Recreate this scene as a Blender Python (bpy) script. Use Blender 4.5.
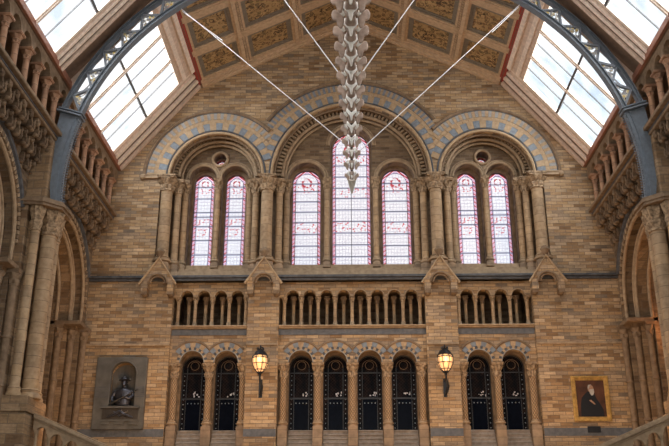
import bpy, bmesh, math, random
from mathutils import Vector, Matrix
from mathutils.geometry import tessellate_polygon
random.seed(7)
PI = math.pi
for o in list(bpy.data.objects):
    bpy.data.objects.remove(o)
C = bpy.context.scene.collection
SC = bpy.context.scene

# ------------------------------------------------------------------ camera
cam_d = bpy.data.cameras.new('camera'); cam = bpy.data.objects.new('camera', cam_d); C.objects.link(cam)
cam_d.sensor_width = 36.0; cam_d.lens = 865 / 669 * 36; cam_d.clip_end = 500
cam.location = (0, -34, 1.6)
cam.rotation_euler = (PI / 2 + math.atan(337 / 865), 0, math.radians(1.2034))
SC.camera = cam

# ------------------------------------------------------------------ world
W = bpy.data.worlds.new('overcast_sky'); SC.world = W; W.use_nodes = True
wt = W.node_tree; wt.nodes.clear()
wo = wt.nodes.new('ShaderNodeOutputWorld'); wb = wt.nodes.new('ShaderNodeBackground')
wc = wt.nodes.new('ShaderNodeTexCoord'); wn = wt.nodes.new('ShaderNodeTexNoise'); wr = wt.nodes.new('ShaderNodeValToRGB')
wn.inputs['Scale'].default_value = 3.2; wn.inputs['Detail'].default_value = 3
wr.color_ramp.elements[0].position = 0.36; wr.color_ramp.elements[0].color = (0.72, 0.82, 0.92, 1)
wr.color_ramp.elements[1].position = 0.54; wr.color_ramp.elements[1].color = (0.97, 0.985, 1.0, 1)
wt.links.new(wc.outputs['Generated'], wn.inputs['Vector']); wt.links.new(wn.outputs['Fac'], wr.inputs['Fac'])
wt.links.new(wr.outputs['Color'], wb.inputs['Color']); wb.inputs['Strength'].default_value = 1.25
wt.links.new(wb.outputs['Background'], wo.inputs['Surface'])

# ------------------------------------------------------------------ lights of the hall
def area(name, loc, target, sx, sy, power, color):
    d = bpy.data.lights.new(name, 'AREA'); d.shape = 'RECTANGLE'; d.size = sx; d.size_y = sy; d.energy = power; d.color = color
    o = bpy.data.objects.new(name, d); C.objects.link(o); o.location = loc
    o.rotation_euler = (Vector(target) - Vector(loc)).to_track_quat('-Z', 'Y').to_euler()
    return o
# added frontal fill, in place of daylight from the unseen entrance end
area('added_frontal_fill', (0, -51, 9), (0, 0, 9), 15, 10, 1700, (1.0, 0.96, 0.90))
# bright overcast sky standing over the roof glazing, each side and bay
for sx in (-1, 1):
    for k in range(7):
        area('roof_daylight', (sx * 9.4, -3.9 - 7.6 * k, 20.3), (sx * 8.62, -3.9 - 7.6 * k, 19.68), 6.4, 5.2, 820, (0.97, 0.985, 1.0))
# added warm fill lamps, low down out of view, washing the lower end wall
for sx in (-1, 1):
    area('added_warm_wash', (sx * 7.0, -6.6, 4.3), (sx * 6.4, 0, 9.6), 3.4, 0.5, 200, (1.0, 0.55, 0.24))
area('added_warm_wash', (0, -6.6, 4.3), (0, 0, 9.6), 4.5, 0.5, 190, (1.0, 0.55, 0.24))
SC.view_settings.view_transform = 'Standard'; SC.view_settings.look = 'None'
SC.view_settings.exposure = 0.2; SC.view_settings.gamma = 1.0
try: SC.view_settings.use_curve_mapping = False
except Exception: pass

# ------------------------------------------------------------------ node helpers
class G:
    def __init__(s, name):
        s.m = bpy.data.materials.new(name); s.m.use_nodes = True
        s.t = s.m.node_tree; s.t.nodes.clear()
        s.out = s.t.nodes.new('ShaderNodeOutputMaterial')
    def n(s, typ, ins=None, **kw):
        nd = s.t.nodes.new(typ)
        for k, v in kw.items(): setattr(nd, k, v)
        for k, v in (ins or {}).items(): s.put(nd.inputs[k], v)
        return nd
    def put(s, sock, v):
        if hasattr(v, 'default_value') or isinstance(v, bpy.types.NodeSocket): s.t.links.new(v, sock)
        else:
            if isinstance(v, tuple) and len(v) == 3 and sock.type == 'RGBA': v = v + (1,)
            sock.default_value = v
    def M(s, op, a, b=0.0, c=None):
        nd = s.t.nodes.new('ShaderNodeMath'); nd.operation = op
        s.put(nd.inputs[0], a); s.put(nd.inputs[1], b)
        if c is not None: s.put(nd.inputs[2], c)
        return nd.outputs[0]
    def mix(s, f, a, b, mode='MIX'):
        nd = s.t.nodes.new('ShaderNodeMix'); nd.data_type = 'RGBA'; nd.blend_type = mode
        s.put(nd.inputs[0], f); s.put(nd.inputs[6], a); s.put(nd.inputs[7], b)
        return nd.outputs[2]
    def ramp(s, f, stops, interp='LINEAR'):
        nd = s.t.nodes.new('ShaderNodeValToRGB'); cr = nd.color_ramp; cr.interpolation = interp
        while len(cr.elements) < len(stops): cr.elements.new(0.5)
        for e, (p, c) in zip(cr.elements, stops): e.position = p; e.color = tuple(c) + (1,)
        s.put(nd.inputs[0], f); return nd.outputs[0]
    def noise(s, vec, scale, detail=2, rough=0.5):
        nd = s.n('ShaderNodeTexNoise', {'Scale': scale, 'Detail': detail, 'Roughness': rough}); s.put(nd.inputs['Vector'], vec)
        return nd.outputs['Fac']
    def pos(s):
        g = s.t.nodes.new('ShaderNodeNewGeometry'); return g.outputs['Position']
    def obj(s):
        g = s.t.nodes.new('ShaderNodeTexCoord'); return g.outputs['Object']
    def xyz(s, v):
        nd = s.t.nodes.new('ShaderNodeSeparateXYZ'); s.put(nd.inputs[0], v); return nd.outputs
    def comb(s, x, y, z):
        nd = s.t.nodes.new('ShaderNodeCombineXYZ')
        for i, v in enumerate((x, y, z)): s.put(nd.inputs[i], v)
        return nd.outputs[0]
    def bump(s, h, strength=0.4, dist=0.02):
        nd = s.n('ShaderNodeBump', {'Strength': strength, 'Distance': dist}); s.put(nd.inputs['Height'], h); return nd.outputs[0]
    def pbr(s, col, rough=0.7, metal=0.0, normal=None, spec=0.3, emit=None, es=0.0):
        b = s.n('ShaderNodeBsdfPrincipled', {'Base Color': col, 'Roughness': rough, 'Metallic': metal, 'Specular IOR Level': spec})
        if normal is not None: s.put(b.inputs['Normal'], normal)
        if emit is not None: s.put(b.inputs['Emission Color'], emit); b.inputs['Emission Strength'].default_value = es
        s.t.links.new(b.outputs[0], s.out.inputs[0]); return s.m

def brick_mat(name, stops, w=0.47, h=0.142, mort=(0.17, 0.13, 0.095), rough=0.72, mw=0.010):
    g = G(name); p = g.xyz(g.pos())
    v = g.comb(g.M('ADD', p[0], p[1]), p[2], 0.0)
    b = g.n('ShaderNodeTexBrick', {'Color1': (0, 0, 0, 1), 'Color2': (1, 1, 1, 1), 'Mortar': (0.5, 0.5, 0.5, 1), 'Scale': 1.0, 'Mortar Size': mw,
            'Mortar Smooth': 0.2, 'Bias': 0.0, 'Brick Width': w, 'Row Height': h}, offset=0.5)
    g.put(b.inputs['Vector'], v)
    col = g.ramp(b.outputs['Color'], stops)
    big = g.noise(g.pos(), 0.55, 3); fine = g.noise(g.pos(), 14, 3)
    col = g.mix(0.55, col, g.ramp(big, [(0.3, (0.55, 0.52, 0.50)), (0.7, (1.0, 0.98, 0.95))]), 'MULTIPLY')
    col = g.mix(0.45, col, g.ramp(fine, [(0.3, (0.55, 0.53, 0.5)), (0.7, (1, 1, 1))]), 'MULTIPLY')
    streak = g.noise(g.comb(g.M('MULTIPLY', g.M('ADD', p[0], p[1]), 2.2), g.M('MULTIPLY', p[2], 13.0), 0.0), 1.0, 3)
    col = g.mix(0.6, col, g.ramp(streak, [(0.32, (0.55, 0.53, 0.50)), (0.5, (0.95, 0.95, 0.95)), (0.68, (1.25, 1.2, 1.12))]), 'MULTIPLY')
    col = g.mix(b.outputs['Fac'], col, mort)
    hgt = g.M('ADD', g.M('MULTIPLY', b.outputs['Fac'], -1.0), g.M('MULTIPLY', fine, 0.5))
    return g.pbr(col, rough, normal=g.bump(hgt, 0.6, 0.012))
BUFF = [(0.0, (0.27, 0.165, 0.085)), (0.22, (0.47, 0.31, 0.165)), (0.45, (0.58, 0.41, 0.235)), (0.65, (0.36, 0.27, 0.185)), (0.82, (0.66, 0.49, 0.31)), (1.0, (0.24, 0.19, 0.145))]
M = {}
M['brick'] = brick_mat('buff_terracotta_brick', BUFF)
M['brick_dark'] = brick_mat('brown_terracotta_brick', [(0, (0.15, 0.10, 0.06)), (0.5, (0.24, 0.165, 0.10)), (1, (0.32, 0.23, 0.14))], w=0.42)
M['brick_pier'] = brick_mat('pier_terracotta_brick', [(0, (0.22, 0.14, 0.08)), (0.5, (0.38, 0.26, 0.15)), (1, (0.45, 0.32, 0.20))], w=0.6, h=0.3)

def stone_mat(name, c0, c1, scale=6, rough=0.7, bump=0.3, drums=0.0):
    g = G(name); f = g.noise(g.pos(), scale, 4)
    col = g.ramp(f, [(0.3, c0), (0.7, c1)])
    big = g.noise(g.pos(), 0.8, 2)
    col = g.mix(0.4, col, g.ramp(big, [(0.3, (0.55, 0.52, 0.5)), (0.7, (1, 1, 1))]), 'MULTIPLY')
    h = f
    if drums:
        p = g.xyz(g.pos()); z = g.M('DIVIDE', p[2], drums)
        cell = g.M('FLOOR', z); fr = g.M('FRACT', z)
        wn_ = g.n('ShaderNodeTexWhiteNoise', noise_dimensions='3D'); g.put(wn_.inputs[0], g.comb(g.M('ROUND', p[0]), g.M('ROUND', p[1]), cell))
        col = g.mix(0.6, col, g.ramp(wn_.outputs[0], [(0, (0.62, 0.60, 0.58)), (0.6, (1, 0.96, 0.92)), (1, (1.05, 0.98, 0.85))]), 'MULTIPLY')
        j = g.M('LESS_THAN', fr, 0.05)
        col = g.mix(g.M('MULTIPLY', j, 0.6), col, (0.08, 0.06, 0.04)); h = g.M('SUBTRACT', f, j)
    return g.pbr(col, rough, normal=g.bump(h, bump, 0.015))
M['stone'] = stone_mat('carved_buff_stone', (0.30, 0.215, 0.135), (0.47, 0.35, 0.225))
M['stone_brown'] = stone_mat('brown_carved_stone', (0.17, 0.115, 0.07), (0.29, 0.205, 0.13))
M['corbel_dk'] = stone_mat('dark_stone_and_recess_shade', (0.10, 0.065, 0.04), (0.21, 0.145, 0.09))  # dark corbel stone; also paints the shade of the window recesses
M['carved'] = stone_mat('carved_stone_crevice_shade', (0.13, 0.085, 0.05), (0.50, 0.36, 0.22), 11, bump=1.0)  # crevice shade painted into the colour along with the bumps
M['shaft'] = stone_mat('jointed_stone_shaft', (0.34, 0.24, 0.145), (0.50, 0.37, 0.235), drums=0.36)
M['shaft_red'] = stone_mat('reddish_stone_shaft', (0.32, 0.18, 0.11), (0.46, 0.28, 0.18), drums=0.5)
M['blue'] = stone_mat('blue_grey_terracotta', (0.17, 0.20, 0.235), (0.25, 0.285, 0.32), 9)
M['grey'] = stone_mat('pale_grey_terracotta', (0.26, 0.265, 0.26), (0.37, 0.37, 0.35), 9)
M['tan'] = stone_mat('tan_terracotta', (0.36, 0.25, 0.145), (0.50, 0.365, 0.225), 8)
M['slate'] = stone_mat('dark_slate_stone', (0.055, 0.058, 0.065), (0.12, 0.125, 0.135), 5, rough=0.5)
M['band'] = stone_mat('blue_grey_band_course', (0.10, 0.11, 0.125), (0.17, 0.175, 0.185), 6)
M['step'] = stone_mat('grey_step_stone', (0.26, 0.23, 0.20), (0.40, 0.36, 0.32), 6)
M['plinth'] = stone_mat('rough_plinth_stone', (0.26, 0.19, 0.13), (0.42, 0.31, 0.21), 4, drums=0.3)
M['floor'] = stone_mat('pale_floor_stone', (0.30, 0.27, 0.23), (0.42, 0.38, 0.33), 2)
def diamond_mat():
    g = G('diaper_carved_shaft'); p = g.xyz(g.obj())
    a = g.M('ARCTAN2', p[1], p[0]); a = g.M('MULTIPLY', a, 8 / (2 * PI)); z = g.M('MULTIPLY', p[2], 6.5)
    s1 = g.M('ABSOLUTE', g.M('SINE', g.M('MULTIPLY', g.M('ADD', a, z), PI))); s2 = g.M('ABSOLUTE', g.M('SINE', g.M('MULTIPLY', g.M('SUBTRACT', a, z), PI)))
    f = g.M('MINIMUM', s1, s2); k = g.M('LESS_THAN', f, 0.3)
    col = g.mix(k, g.mix(g.noise(g.pos(), 5), (0.36, 0.235, 0.13), (0.50, 0.34, 0.20)), (0.13, 0.085, 0.05))
    return g.pbr(col, 0.7, normal=g.bump(f, 0.9, 0.03))
M['diaper'] = diamond_mat()
def simple(name, col, rough=0.6, metal=0.0, spec=0.4, var=0.15):
    g = G(name); f = g.noise(g.pos(), 7, 3)
    lo = tuple(c * (1 - var) for c in col); hi = tuple(min(1, c * (1 + var)) for c in col)
    return g.pbr(g.ramp(f, [(0.3, lo), (0.7, hi)]), rough, metal, spec=spec)
M['timber'] = simple('cream_painted_timber', (0.66, 0.52, 0.42), 0.55)
M['timber_lt'] = simple('pale_painted_timber', (0.84, 0.72, 0.62), 0.5)
M['timber_dk'] = simple('brown_timber_board', (0.17, 0.11, 0.075), 0.6)
M['rib'] = simple('ceiling_rib_timber', (0.55, 0.40, 0.26), 0.6)
M['rib_dk'] = simple('ceiling_moulding_dark', (0.22, 0.19, 0.15), 0.6)
M['red'] = simple('red_painted_strip', (0.34, 0.045, 0.03), 0.6)
M['redbrown'] = simple('red_brown_fascia', (0.27, 0.115, 0.07), 0.6)
M['iron'] = simple('blue_grey_painted_iron', (0.15, 0.18, 0.215), 0.42, 0.0, 0.5)
M['iron_lt'] = simple('pale_grey_painted_iron', (0.22, 0.25, 0.29), 0.45, 0.0, 0.5)
M['bar'] = simple('grey_glazing_bar', (0.12, 0.12, 0.125), 0.5)
M['lead'] = simple('lead_came', (0.05, 0.05, 0.06), 0.5)
M['black'] = simple('black_ironwork', (0.02, 0.022, 0.026), 0.4, 0.3, 0.5)
M['gilt'] = simple('gilded_wood', (0.58, 0.36, 0.11), 0.35, 0.55, 0.5, 0.3)
M['cable'] = simple('steel_cable', (0.75, 0.75, 0.76), 0.4, 0.2)
M['bone'] = simple('pale_bone', (0.95, 0.90, 0.82), 0.6, 0, 0.3, 0.15)
M['bone_br'] = simple('brownish_bone', (0.52, 0.40, 0.33), 0.65, 0, 0.3, 0.28)
M['bronze'] = simple('dark_bronze', (0.085, 0.085, 0.10), 0.32, 0.7, 0.5, 0.3)
M['plaque'] = stone_mat('grey_green_memorial_stone', (0.09, 0.087, 0.078), (0.15, 0.143, 0.128), 3, rough=0.5)
M['plaque_dk'] = simple('dark_relief_bronze', (0.07, 0.06, 0.05), 0.4, 0.4)
M['oak'] = simple('varnished_oak_frame', (0.10, 0.055, 0.03), 0.45)
def gold_leaf_mat():
    g = G('gilded_foliage_panel'); v = g.n('ShaderNodeTexVoronoi', {'Scale': 7.0}); g.put(v.inputs['Vector'], g.pos())
    col = g.ramp(v.outputs['Distance'], [(0.2, (0.80, 0.60, 0.16)), (0.45, (0.75, 0.70, 0.55)), (0.6, (0.35, 0.36, 0.38))])
    return g.pbr(col, 0.45, 0.2)
M['gold_panel'] = gold_leaf_mat()
def painted_mat():
    g = G('painted_botanical_panel'); p = g.pos()
    wv = g.n('ShaderNodeTexNoise', {'Scale': 1.6, 'Detail': 1, 'Distortion': 2.5}); g.put(wv.inputs['Vector'], p)
    stem = g.M('LESS_THAN', g.M('ABSOLUTE', g.M('SUBTRACT', wv.outputs['Fac'], 0.5)), 0.022)
    vo = g.n('ShaderNodeTexVoronoi', {'Scale': 4.2, 'Randomness': 0.9}); g.put(vo.inputs['Vector'], p)
    leaf = g.M('LESS_THAN', vo.outputs['Distance'], 0.40)
    inner = g.M('LESS_THAN', vo.outputs['Distance'], 0.16)
    ground = g.ramp(g.noise(p, 3, 3), [(0.3, (0.36, 0.235, 0.11)), (0.7, (0.52, 0.35, 0.17))])
    lc = g.ramp(g.xyz(vo.outputs['Color'])[0], [(0.0, (0.14, 0.12, 0.05)), (0.5, (0.20, 0.10, 0.045)), (1.0, (0.12, 0.10, 0.06))])
    col = g.mix(g.M('MULTIPLY', leaf, 0.8), ground, lc)
    col = g.mix(g.M('MULTIPLY', inner, 0.7), col, (0.42, 0.28, 0.13)); col = g.mix(stem, col, (0.09, 0.055, 0.03))
    return g.pbr(col, 0.6)
M['painted'] = painted_mat()

def clear_mat():
    g = G('skylight_glass'); t = g.n('ShaderNodeBsdfTransparent'); g.put(t.inputs[0], g.ramp(g.noise(g.pos(), 0.9, 2), [(0.30, (0.82, 0.86, 0.90)), (0.46, (0.97, 0.97, 0.97))]))
    gl = g.n('ShaderNodeBsdfGlossy', {'Color': (0.8, 0.8, 0.8, 1), 'Roughness': 0.2}); mx = g.n('ShaderNodeMixShader', {0: 0.04})
    g.t.links.new(t.outputs[0], mx.inputs[1]); g.t.links.new(gl.outputs[0], mx.inputs[2]); g.t.links.new(mx.outputs[0], g.out.inputs[0]); return g.m
M['glass'] = clear_mat()
def stained_mat(name, hw, spring, bars, bands):
    """leaded stained glass: pale quarries, red and violet borders, red scroll bands; object coords, origin at the sill centre"""
    g = G(name); o = g.obj(); p = g.xyz(o); x, z = p[0], p[2]
    ax = g.M('ABSOLUTE', x)
    zz = g.M('MAXIMUM', g.M('SUBTRACT', z, spring), 0.0)
    rad = g.M('SQRT', g.M('ADD', g.M('MULTIPLY', x, x), g.M('MULTIPLY', zz, zz)))
    edge = g.M('SUBTRACT', hw, rad)                      # distance from the edge of the light
    pale = (0.88, 0.87, 0.87)
    fine = g.noise(o, 26, 2)
    col = g.ramp(fine, [(0.35, (0.74, 0.70, 0.74)), (0.55, pale)])
    lx = g.M('LESS_THAN', g.M('FRACT', g.M('MULTIPLY', x, 7.3)), 0.12); lz = g.M('LESS_THAN', g.M('FRACT', g.M('MULTIPLY', z, 6.1)), 0.14)
    col = g.mix(g.M('MULTIPLY', g.M('MAXIMUM', lx, lz), 0.33), col, (0.50, 0.47, 0.58))
    v = g.n('ShaderNodeTexVoronoi', {'Scale': 9.0}); g.put(v.inputs['Vector'], o)
    blot = g.M('LESS_THAN', v.outputs['Distance'], 0.30)
    for (z0, z1) in bands:
        inb = g.M('MULTIPLY', g.M('GREATER_THAN', z, z0), g.M('LESS_THAN', z, z1))
        col = g.mix(g.M('MULTIPLY', inb, g.M('MULTIPLY', blot, 0.75)), col, (0.72, 0.10, 0.13))
    bord = g.M('MULTIPLY', g.M('LESS_THAN', edge, 0.135), g.M('GREATER_THAN', edge, 0.03))
    along = g.M('FRACT', g.M('MULTIPLY', g.M('ADD', z, g.M('MULTIPLY', ax, 0.8)), 5.2))
    bc = g.ramp(along, [(0.0, (0.62, 0.02, 0.06)), (0.36, (0.90, 0.80, 0.84)), (0.58, (0.36, 0.26, 0.55)), (0.74, (0.90, 0.80, 0.84))], 'CONSTANT')
    col = g.mix(bord, col, bc)
    bl = g.M('LESS_THAN', g.M('ABSOLUTE', g.M('SUBTRACT', edge, 0.15)), 0.014)
    col = g.mix(g.M('MULTIPLY', bl, 0.75), col, (0.20, 0.17, 0.32))
    r2 = g.M('SQRT', g.M('ADD', g.M('MULTIPLY', x, x), g.M('POWER', g.M('SUBTRACT', z, spring + 0.03), 2.0)))
    ros = g.M('MULTIPLY', g.M('LESS_THAN', r2, hw * 0.38), g.M('GREATER_THAN', r2, hw * 0.24))
    col = g.mix(g.M('MULTIPLY', ros, g.M('MULTIPLY', g.M('GREATER_THAN', g.noise(o, 9, 1), 0.46), 0.8)), col, (0.62, 0.06, 0.10))
    for b in bars:
        k = g.M('LESS_THAN', g.M('ABSOLUTE', g.M('SUBTRACT', z, b)), 0.045)
        col = g.mix(g.M('MULTIPLY', k, 0.35), col, (0.45, 0.46, 0.60))
    t = g.n('ShaderNodeBsdfTransparent'); g.put(t.inputs[0], col)
    gl = g.n('ShaderNodeBsdfGlossy', {'Roughness': 0.25}); mx = g.n('ShaderNodeMixShader', {0: 0.03})
    g.t.links.new(t.outputs[0], mx.inputs[1]); g.t.links.new(gl.outputs[0], mx.inputs[2]); g.t.links.new(mx.outputs[0], g.out.inputs[0]); return g.m
def dark_glass():
    g = G('dark_leaded_glass'); p = g.xyz(g.obj()); x, z = p[0], p[2]
    a = g.M('FRACT', g.M('MULTIPLY', g.M('ADD', x, z), 8.0)); b = g.M('FRACT', g.M('MULTIPLY', g.M('SUBTRACT', x, z), 8.0))
    l = g.M('MAXIMUM', g.M('LESS_THAN', a, 0.14), g.M('LESS_THAN', b, 0.14))
    col = g.mix(l, g.ramp(g.noise(g.obj(), 3.5, 2), [(0.4, (0.008, 0.010, 0.014)), (0.75, (0.035, 0.024, 0.022))]), (0.002, 0.002, 0.003))
    return g.pbr(col, 0.12, 0.0, spec=0.02)
M['dglass'] = dark_glass()
M['dpanel'] = simple('deep_blue_door_glass', (0.004, 0.006, 0.012), 0.15, 0, 0.02)
M['dot_glint'] = simple('painted_glass_glints', (0.22, 0.27, 0.32), 0.3)
def glow(name, col, s):
    g = G(name); return g.pbr(col, 0.5, emit=col, es=s)
M['lampglass'] = glow('lit_amber_lantern_glass', (1.0, 0.58, 0.27), 0.5)
M['bulb'] = glow('lit_lamp_bulb', (1.0, 0.80, 0.52), 2.2)
M['glass_reflection'] = simple('painted_glass_reflection', (0.55, 0.55, 0.60), 0.3)  # pale colour painted as reflections in the door glass
M['reflect'] = glow('hallway_light_seen_in_glass', (0.75, 0.70, 0.72), 0.5)

# ------------------------------------------------------------------ mesh helpers
ID = lambda u, v, w: (u, w, v)              # end wall: u = X, v = Z, w = depth behind the face
def side(sx): return lambda u, v, w: (sx * (10.85 + w), u, v)   # side walls: u = Y
RAW = lambda x, y, z: (x, y, z)
class MB:
    def __init__(s, xf=RAW): s.v = []; s.f = []; s.m = []; s.xf = xf
    def add(s, vs, fs, m=0):
        b = len(s.v); s.v += [s.xf(*p) for p in vs]
        for f in fs: s.f.append([b + i for i in f]); s.m.append(m)
        return s
    def box(s, a0, a1, b0, b1, c0, c1, m=0):
        vs = [(x, y, z) for x in (a0, a1) for y in (b0, b1) for z in (c0, c1)]
        return s.add(vs, [(0, 1, 3, 2), (4, 6, 7, 5), (0, 4, 5, 1), (2, 3, 7, 6), (0, 2, 6, 4), (1, 5, 7, 3)], m)
    def slab(s, outline, holes, w0, w1, m=0):
        loops = [outline] + holes; flat = [p for l in loops for p in l]; n = len(flat)
        tris = tessellate_polygon([[Vector((p[0], p[1], 0)) for p in l] for l in loops])
        vs = [(p[0], p[1], w0) for p in flat] + [(p[0], p[1], w1) for p in flat]
        fs = [tuple(t) for t in tris] + [tuple(i + n for i in t) for t in tris]
        k = 0
        for l in loops:
            L = len(l)
            for i in range(L):
                a, b = k + i, k + (i + 1) % L; fs.append((a, b, b + n, a + n))
            k += L
        return s.add(vs, fs, m)
    def ring(s, cx, cz, r0, r1, w0, w1, n, mats=(0,), a0=0.0, a1=PI, gap=0.0, sub=1):
        """voussoirs round an arch, each a wedge block; materials alternate"""
        for i in range(n):
            t0 = a0 + (a1 - a0) * i / n; t1 = a0 + (a1 - a0) * (i + 1) / n
            d = (t1 - t0) * gap / 2; t0 += d; t1 -= d
            vs = []; fs = []
            for j in range(sub + 1):
                t = t0 + (t1 - t0) * j / sub
                for r, w in ((r0, w0), (r1, w0), (r1, w1), (r0, w1)): vs.append((cx + r * math.cos(t), cz + r * math.sin(t), w))
            for j in range(sub):
                a = 4 * j
                for q in range(4): fs.append((a + q, a + (q + 1) % 4, a + 4 + (q + 1) % 4, a + 4 + q))
            fs += [(0, 1, 2, 3), tuple(4 * sub + q for q in (3, 2, 1, 0))]
            s.add(vs, fs, mats[i % len(mats)])
        return s
    def roll(s, cx, cz, r, w, t, n=40, a0=0.0, a1=PI, m=0, k=8):
        """a round moulding bent round an arch"""
        pts = [(cx + r * math.cos(a0 + (a1 - a0) * i / n), cz + r * math.sin(a0 + (a1 - a0) * i / n), w) for i in range(n + 1)]
        return s.tube(pts, t, k, m)
    def tube(s, pts, r, k=8, m=0, caps=True):
        P = [Vector(p) for p in pts]; n = len(P); rs = r if isinstance(r, (list, tuple)) else [r] * n
        vs = []; fs = []; up = None
        for i, p in enumerate(P):
            d = (P[min(i + 1, n - 1)] - P[max(i - 1, 0)]).normalized()
            if up is None:
                up = Vector((0, 0, 1)) if abs(d.z) < 0.9 else Vector((1, 0, 0))
            a = d.cross(up).normalized(); b = a.cross(d).normalized(); up = b
            for j in range(k):
                t = 2 * PI * j / k; q = p + (a * math.cos(t) + b * math.sin(t)) * rs[i]; vs.append(tuple(q))
        for i in range(n - 1):
            for j in range(k): fs.append((i * k + j, i * k + (j + 1) % k, (i + 1) * k + (j + 1) % k, (i + 1) * k + j))
        if caps: fs += [tuple(range(k)), tuple((n - 1) * k + j for j in reversed(range(k)))]
        return s.add(vs, fs, m)
    def lathe(s, prof, cx=0, cy=0, k=20, m=0, mod=None, axis='z', sx=1.0, sy=1.0):
        vs = []; fs = []; n = len(prof)
        for i, (r, z) in enumerate(prof):
            for j in range(k):
                t = 2 * PI * j / k; rr = r * (mod(t, i) if mod else 1)
                vs.append((cx + sx * rr * math.cos(t), cy + sy * rr * math.sin(t), z))
        for i in range(n - 1):
            for j in range(k): fs.append((i * k + j, i * k + (j + 1) % k, (i + 1) * k + (j + 1) % k, (i + 1) * k + j))
        fs += [tuple(range(k)), tuple((n - 1) * k + j for j in reversed(range(k)))]
        return s.add(vs, fs, m)
    def ball(s, c, rx, ry, rz, k=12, h=8, m=0):
        prof = [(max(1e-4, math.sin(PI * i / h)), -math.cos(PI * i / h)) for i in range(h + 1)]
        vs = []; fs = []
        for (r, z) in prof:
            for j in range(k):
                t = 2 * PI * j / k; vs.append((c[0] + rx * r * math.cos(t), c[1] + ry * r * math.sin(t), c[2] + rz * z))
        for i in range(h):
            for j in range(k): fs.append((i * k + j, i * k + (j + 1) % k, (i + 1) * k + (j + 1) % k, (i + 1) * k + j))
        return s.add(vs, fs, m)
    def build(s, name, mats, parent=None, smooth=False, kind=None, loc=None, bevel=0.0):
        me = bpy.data.meshes.new(name); me.from_pydata(s.v, [], s.f)
        if not isinstance(mats, (list, tuple)): mats = [mats]
        for mm in mats: me.materials.append(M[mm] if isinstance(mm, str) else mm)
        me.polygons.foreach_set('material_index', s.m)
        bm = bmesh.new(); bm.from_mesh(me); bmesh.ops.recalc_face_normals(bm, faces=bm.faces); bm.to_mesh(me); bm.free()
        if smooth:
            for p in me.polygons: p.use_smooth = True
            try: me.set_sharp_from_angle(angle=math.radians(42))
            except Exception: pass
        me.update()
        o = bpy.data.objects.new(name, me); C.objects.link(o)
        if parent: o.parent = parent
        if kind: o['kind'] = kind
        if loc: o.location = loc
        if bevel:
            b = o.modifiers.new('bevel', 'BEVEL'); b.width = bevel; b.segments = 2; b.limit_method = 'ANGLE'
        return o
def tag(o, label, cat, group=None):
    o['label'] = label; o['category'] = cat
    if group: o['group'] = group
    return o
def thing(name, label, cat, loc=(0, 0, 0), rz=0.0, group=None):
    o = bpy.data.objects.new(name, None); C.objects.link(o); o.location = loc; o.rotation_euler = (0, 0, rz); o.empty_display_size = 0.2
    return tag(o, label, cat, group)
def struct_empty(name, loc=(0, 0, 0)):
    o = bpy.data.objects.new(name, None); C.objects.link(o); o.location = loc; o['kind'] = 'structure'; return o
KIDS = {}
def kids(o):
    return [c for c in bpy.data.objects if c.parent == o]
def copy_tree(root, loc, label=None, group=None, rz=None, parent=None):
    """copy a thing together with its parts and their sub-parts"""
    if root.name not in KIDS: KIDS[root.name] = kids(root)
    r = root.copy(); C.objects.link(r)
    if parent is None:
        if loc: r.location = loc
        if rz is not None: r.rotation_euler = (0, 0, rz)
    else: r.parent = parent
    if label: r['label'] = label
    if group: r['group'] = group
    for ch in KIDS[root.name]: copy_tree(ch, None, parent=r)
    return r
def arc(cx, cz, r, n=24, a0=PI, a1=0.0):
    return [(cx + r * math.cos(a0 + (a1 - a0) * i / n), cz + r * math.sin(a0 + (a1 - a0) * i / n)) for i in range(n + 1)]
def light_hole(cx, hw, z0, spring, n=20):
    return [(cx - hw, z0)] + arc(cx, spring, hw, n) + [(cx + hw, z0)]
def circle(cx, cz, r, n=24): return [(cx + r * math.cos(2 * PI * i / n), cz + r * math.sin(2 * PI * i / n)) for i in range(n)]
ORD = ['first', 'second', 'third', 'fourth', 'fifth', 'sixth', 'seventh', 'eighth', 'ninth', 'tenth', 'eleventh', 'twelfth', 'thirteenth', 'fourteenth', 'fifteenth', 'sixteenth', 'seventeenth', 'eighteenth']

# ================================================================== END WALL
SB, SP = 5.85, 17.05                        # side bay centre, arch springing
R_S, R_C = 1.98, 3.38                       # front order radii
wall = struct_empty('wall_back')
out = [(-13.5, -0.2), (13.5, -0.2), (13.5, 17.6), (10.25, 17.85), (6.98, 21.95), (0, 25.3), (-6.98, 21.95), (-10.25, 17.85), (-13.5, 17.6)]
up = [(-8.22, 12.53), (-8.22, SP), (-SB - R_S, SP)] + arc(-SB, SP + 0.05, R_S) + [(-SB + R_S, SP), (-R_C, SP)] + arc(0, SP + 0.05, R_C, 32) + [(R_C, SP), (SB - R_S, SP)] + arc(SB, SP + 0.05, R_S) + [(SB + R_S, SP), (8.22, SP), (8.22, 12.53)]
low = [[(a, 4.6), (a, 12.31), (b, 12.31), (b, 4.6)] for a, b in ((-7.34, -4.25), (-2.98, 2.98), (4.25, 7.34))]
MB(ID).slab(out, [up] + low + [light_hole(-9.03, 0.49, 7.15, 8.43, 18)], 0.0, 0.35).build('brick_face', 'brick', wall)
MB(ID).slab([(-8.6, 12.56), (-8.6, 21), (8.6, 21), (8.6, 12.56), (8.23, 12.56)] + [(p[0] * (1.0012), p[1]) for p in reversed(up[1:-1])] + [(-8.23, 12.56)], [], 0.351, 0.619).build('deep_reveal', 'corbel_dk', wall)  # recess shade put into the dark stone colour
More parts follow.
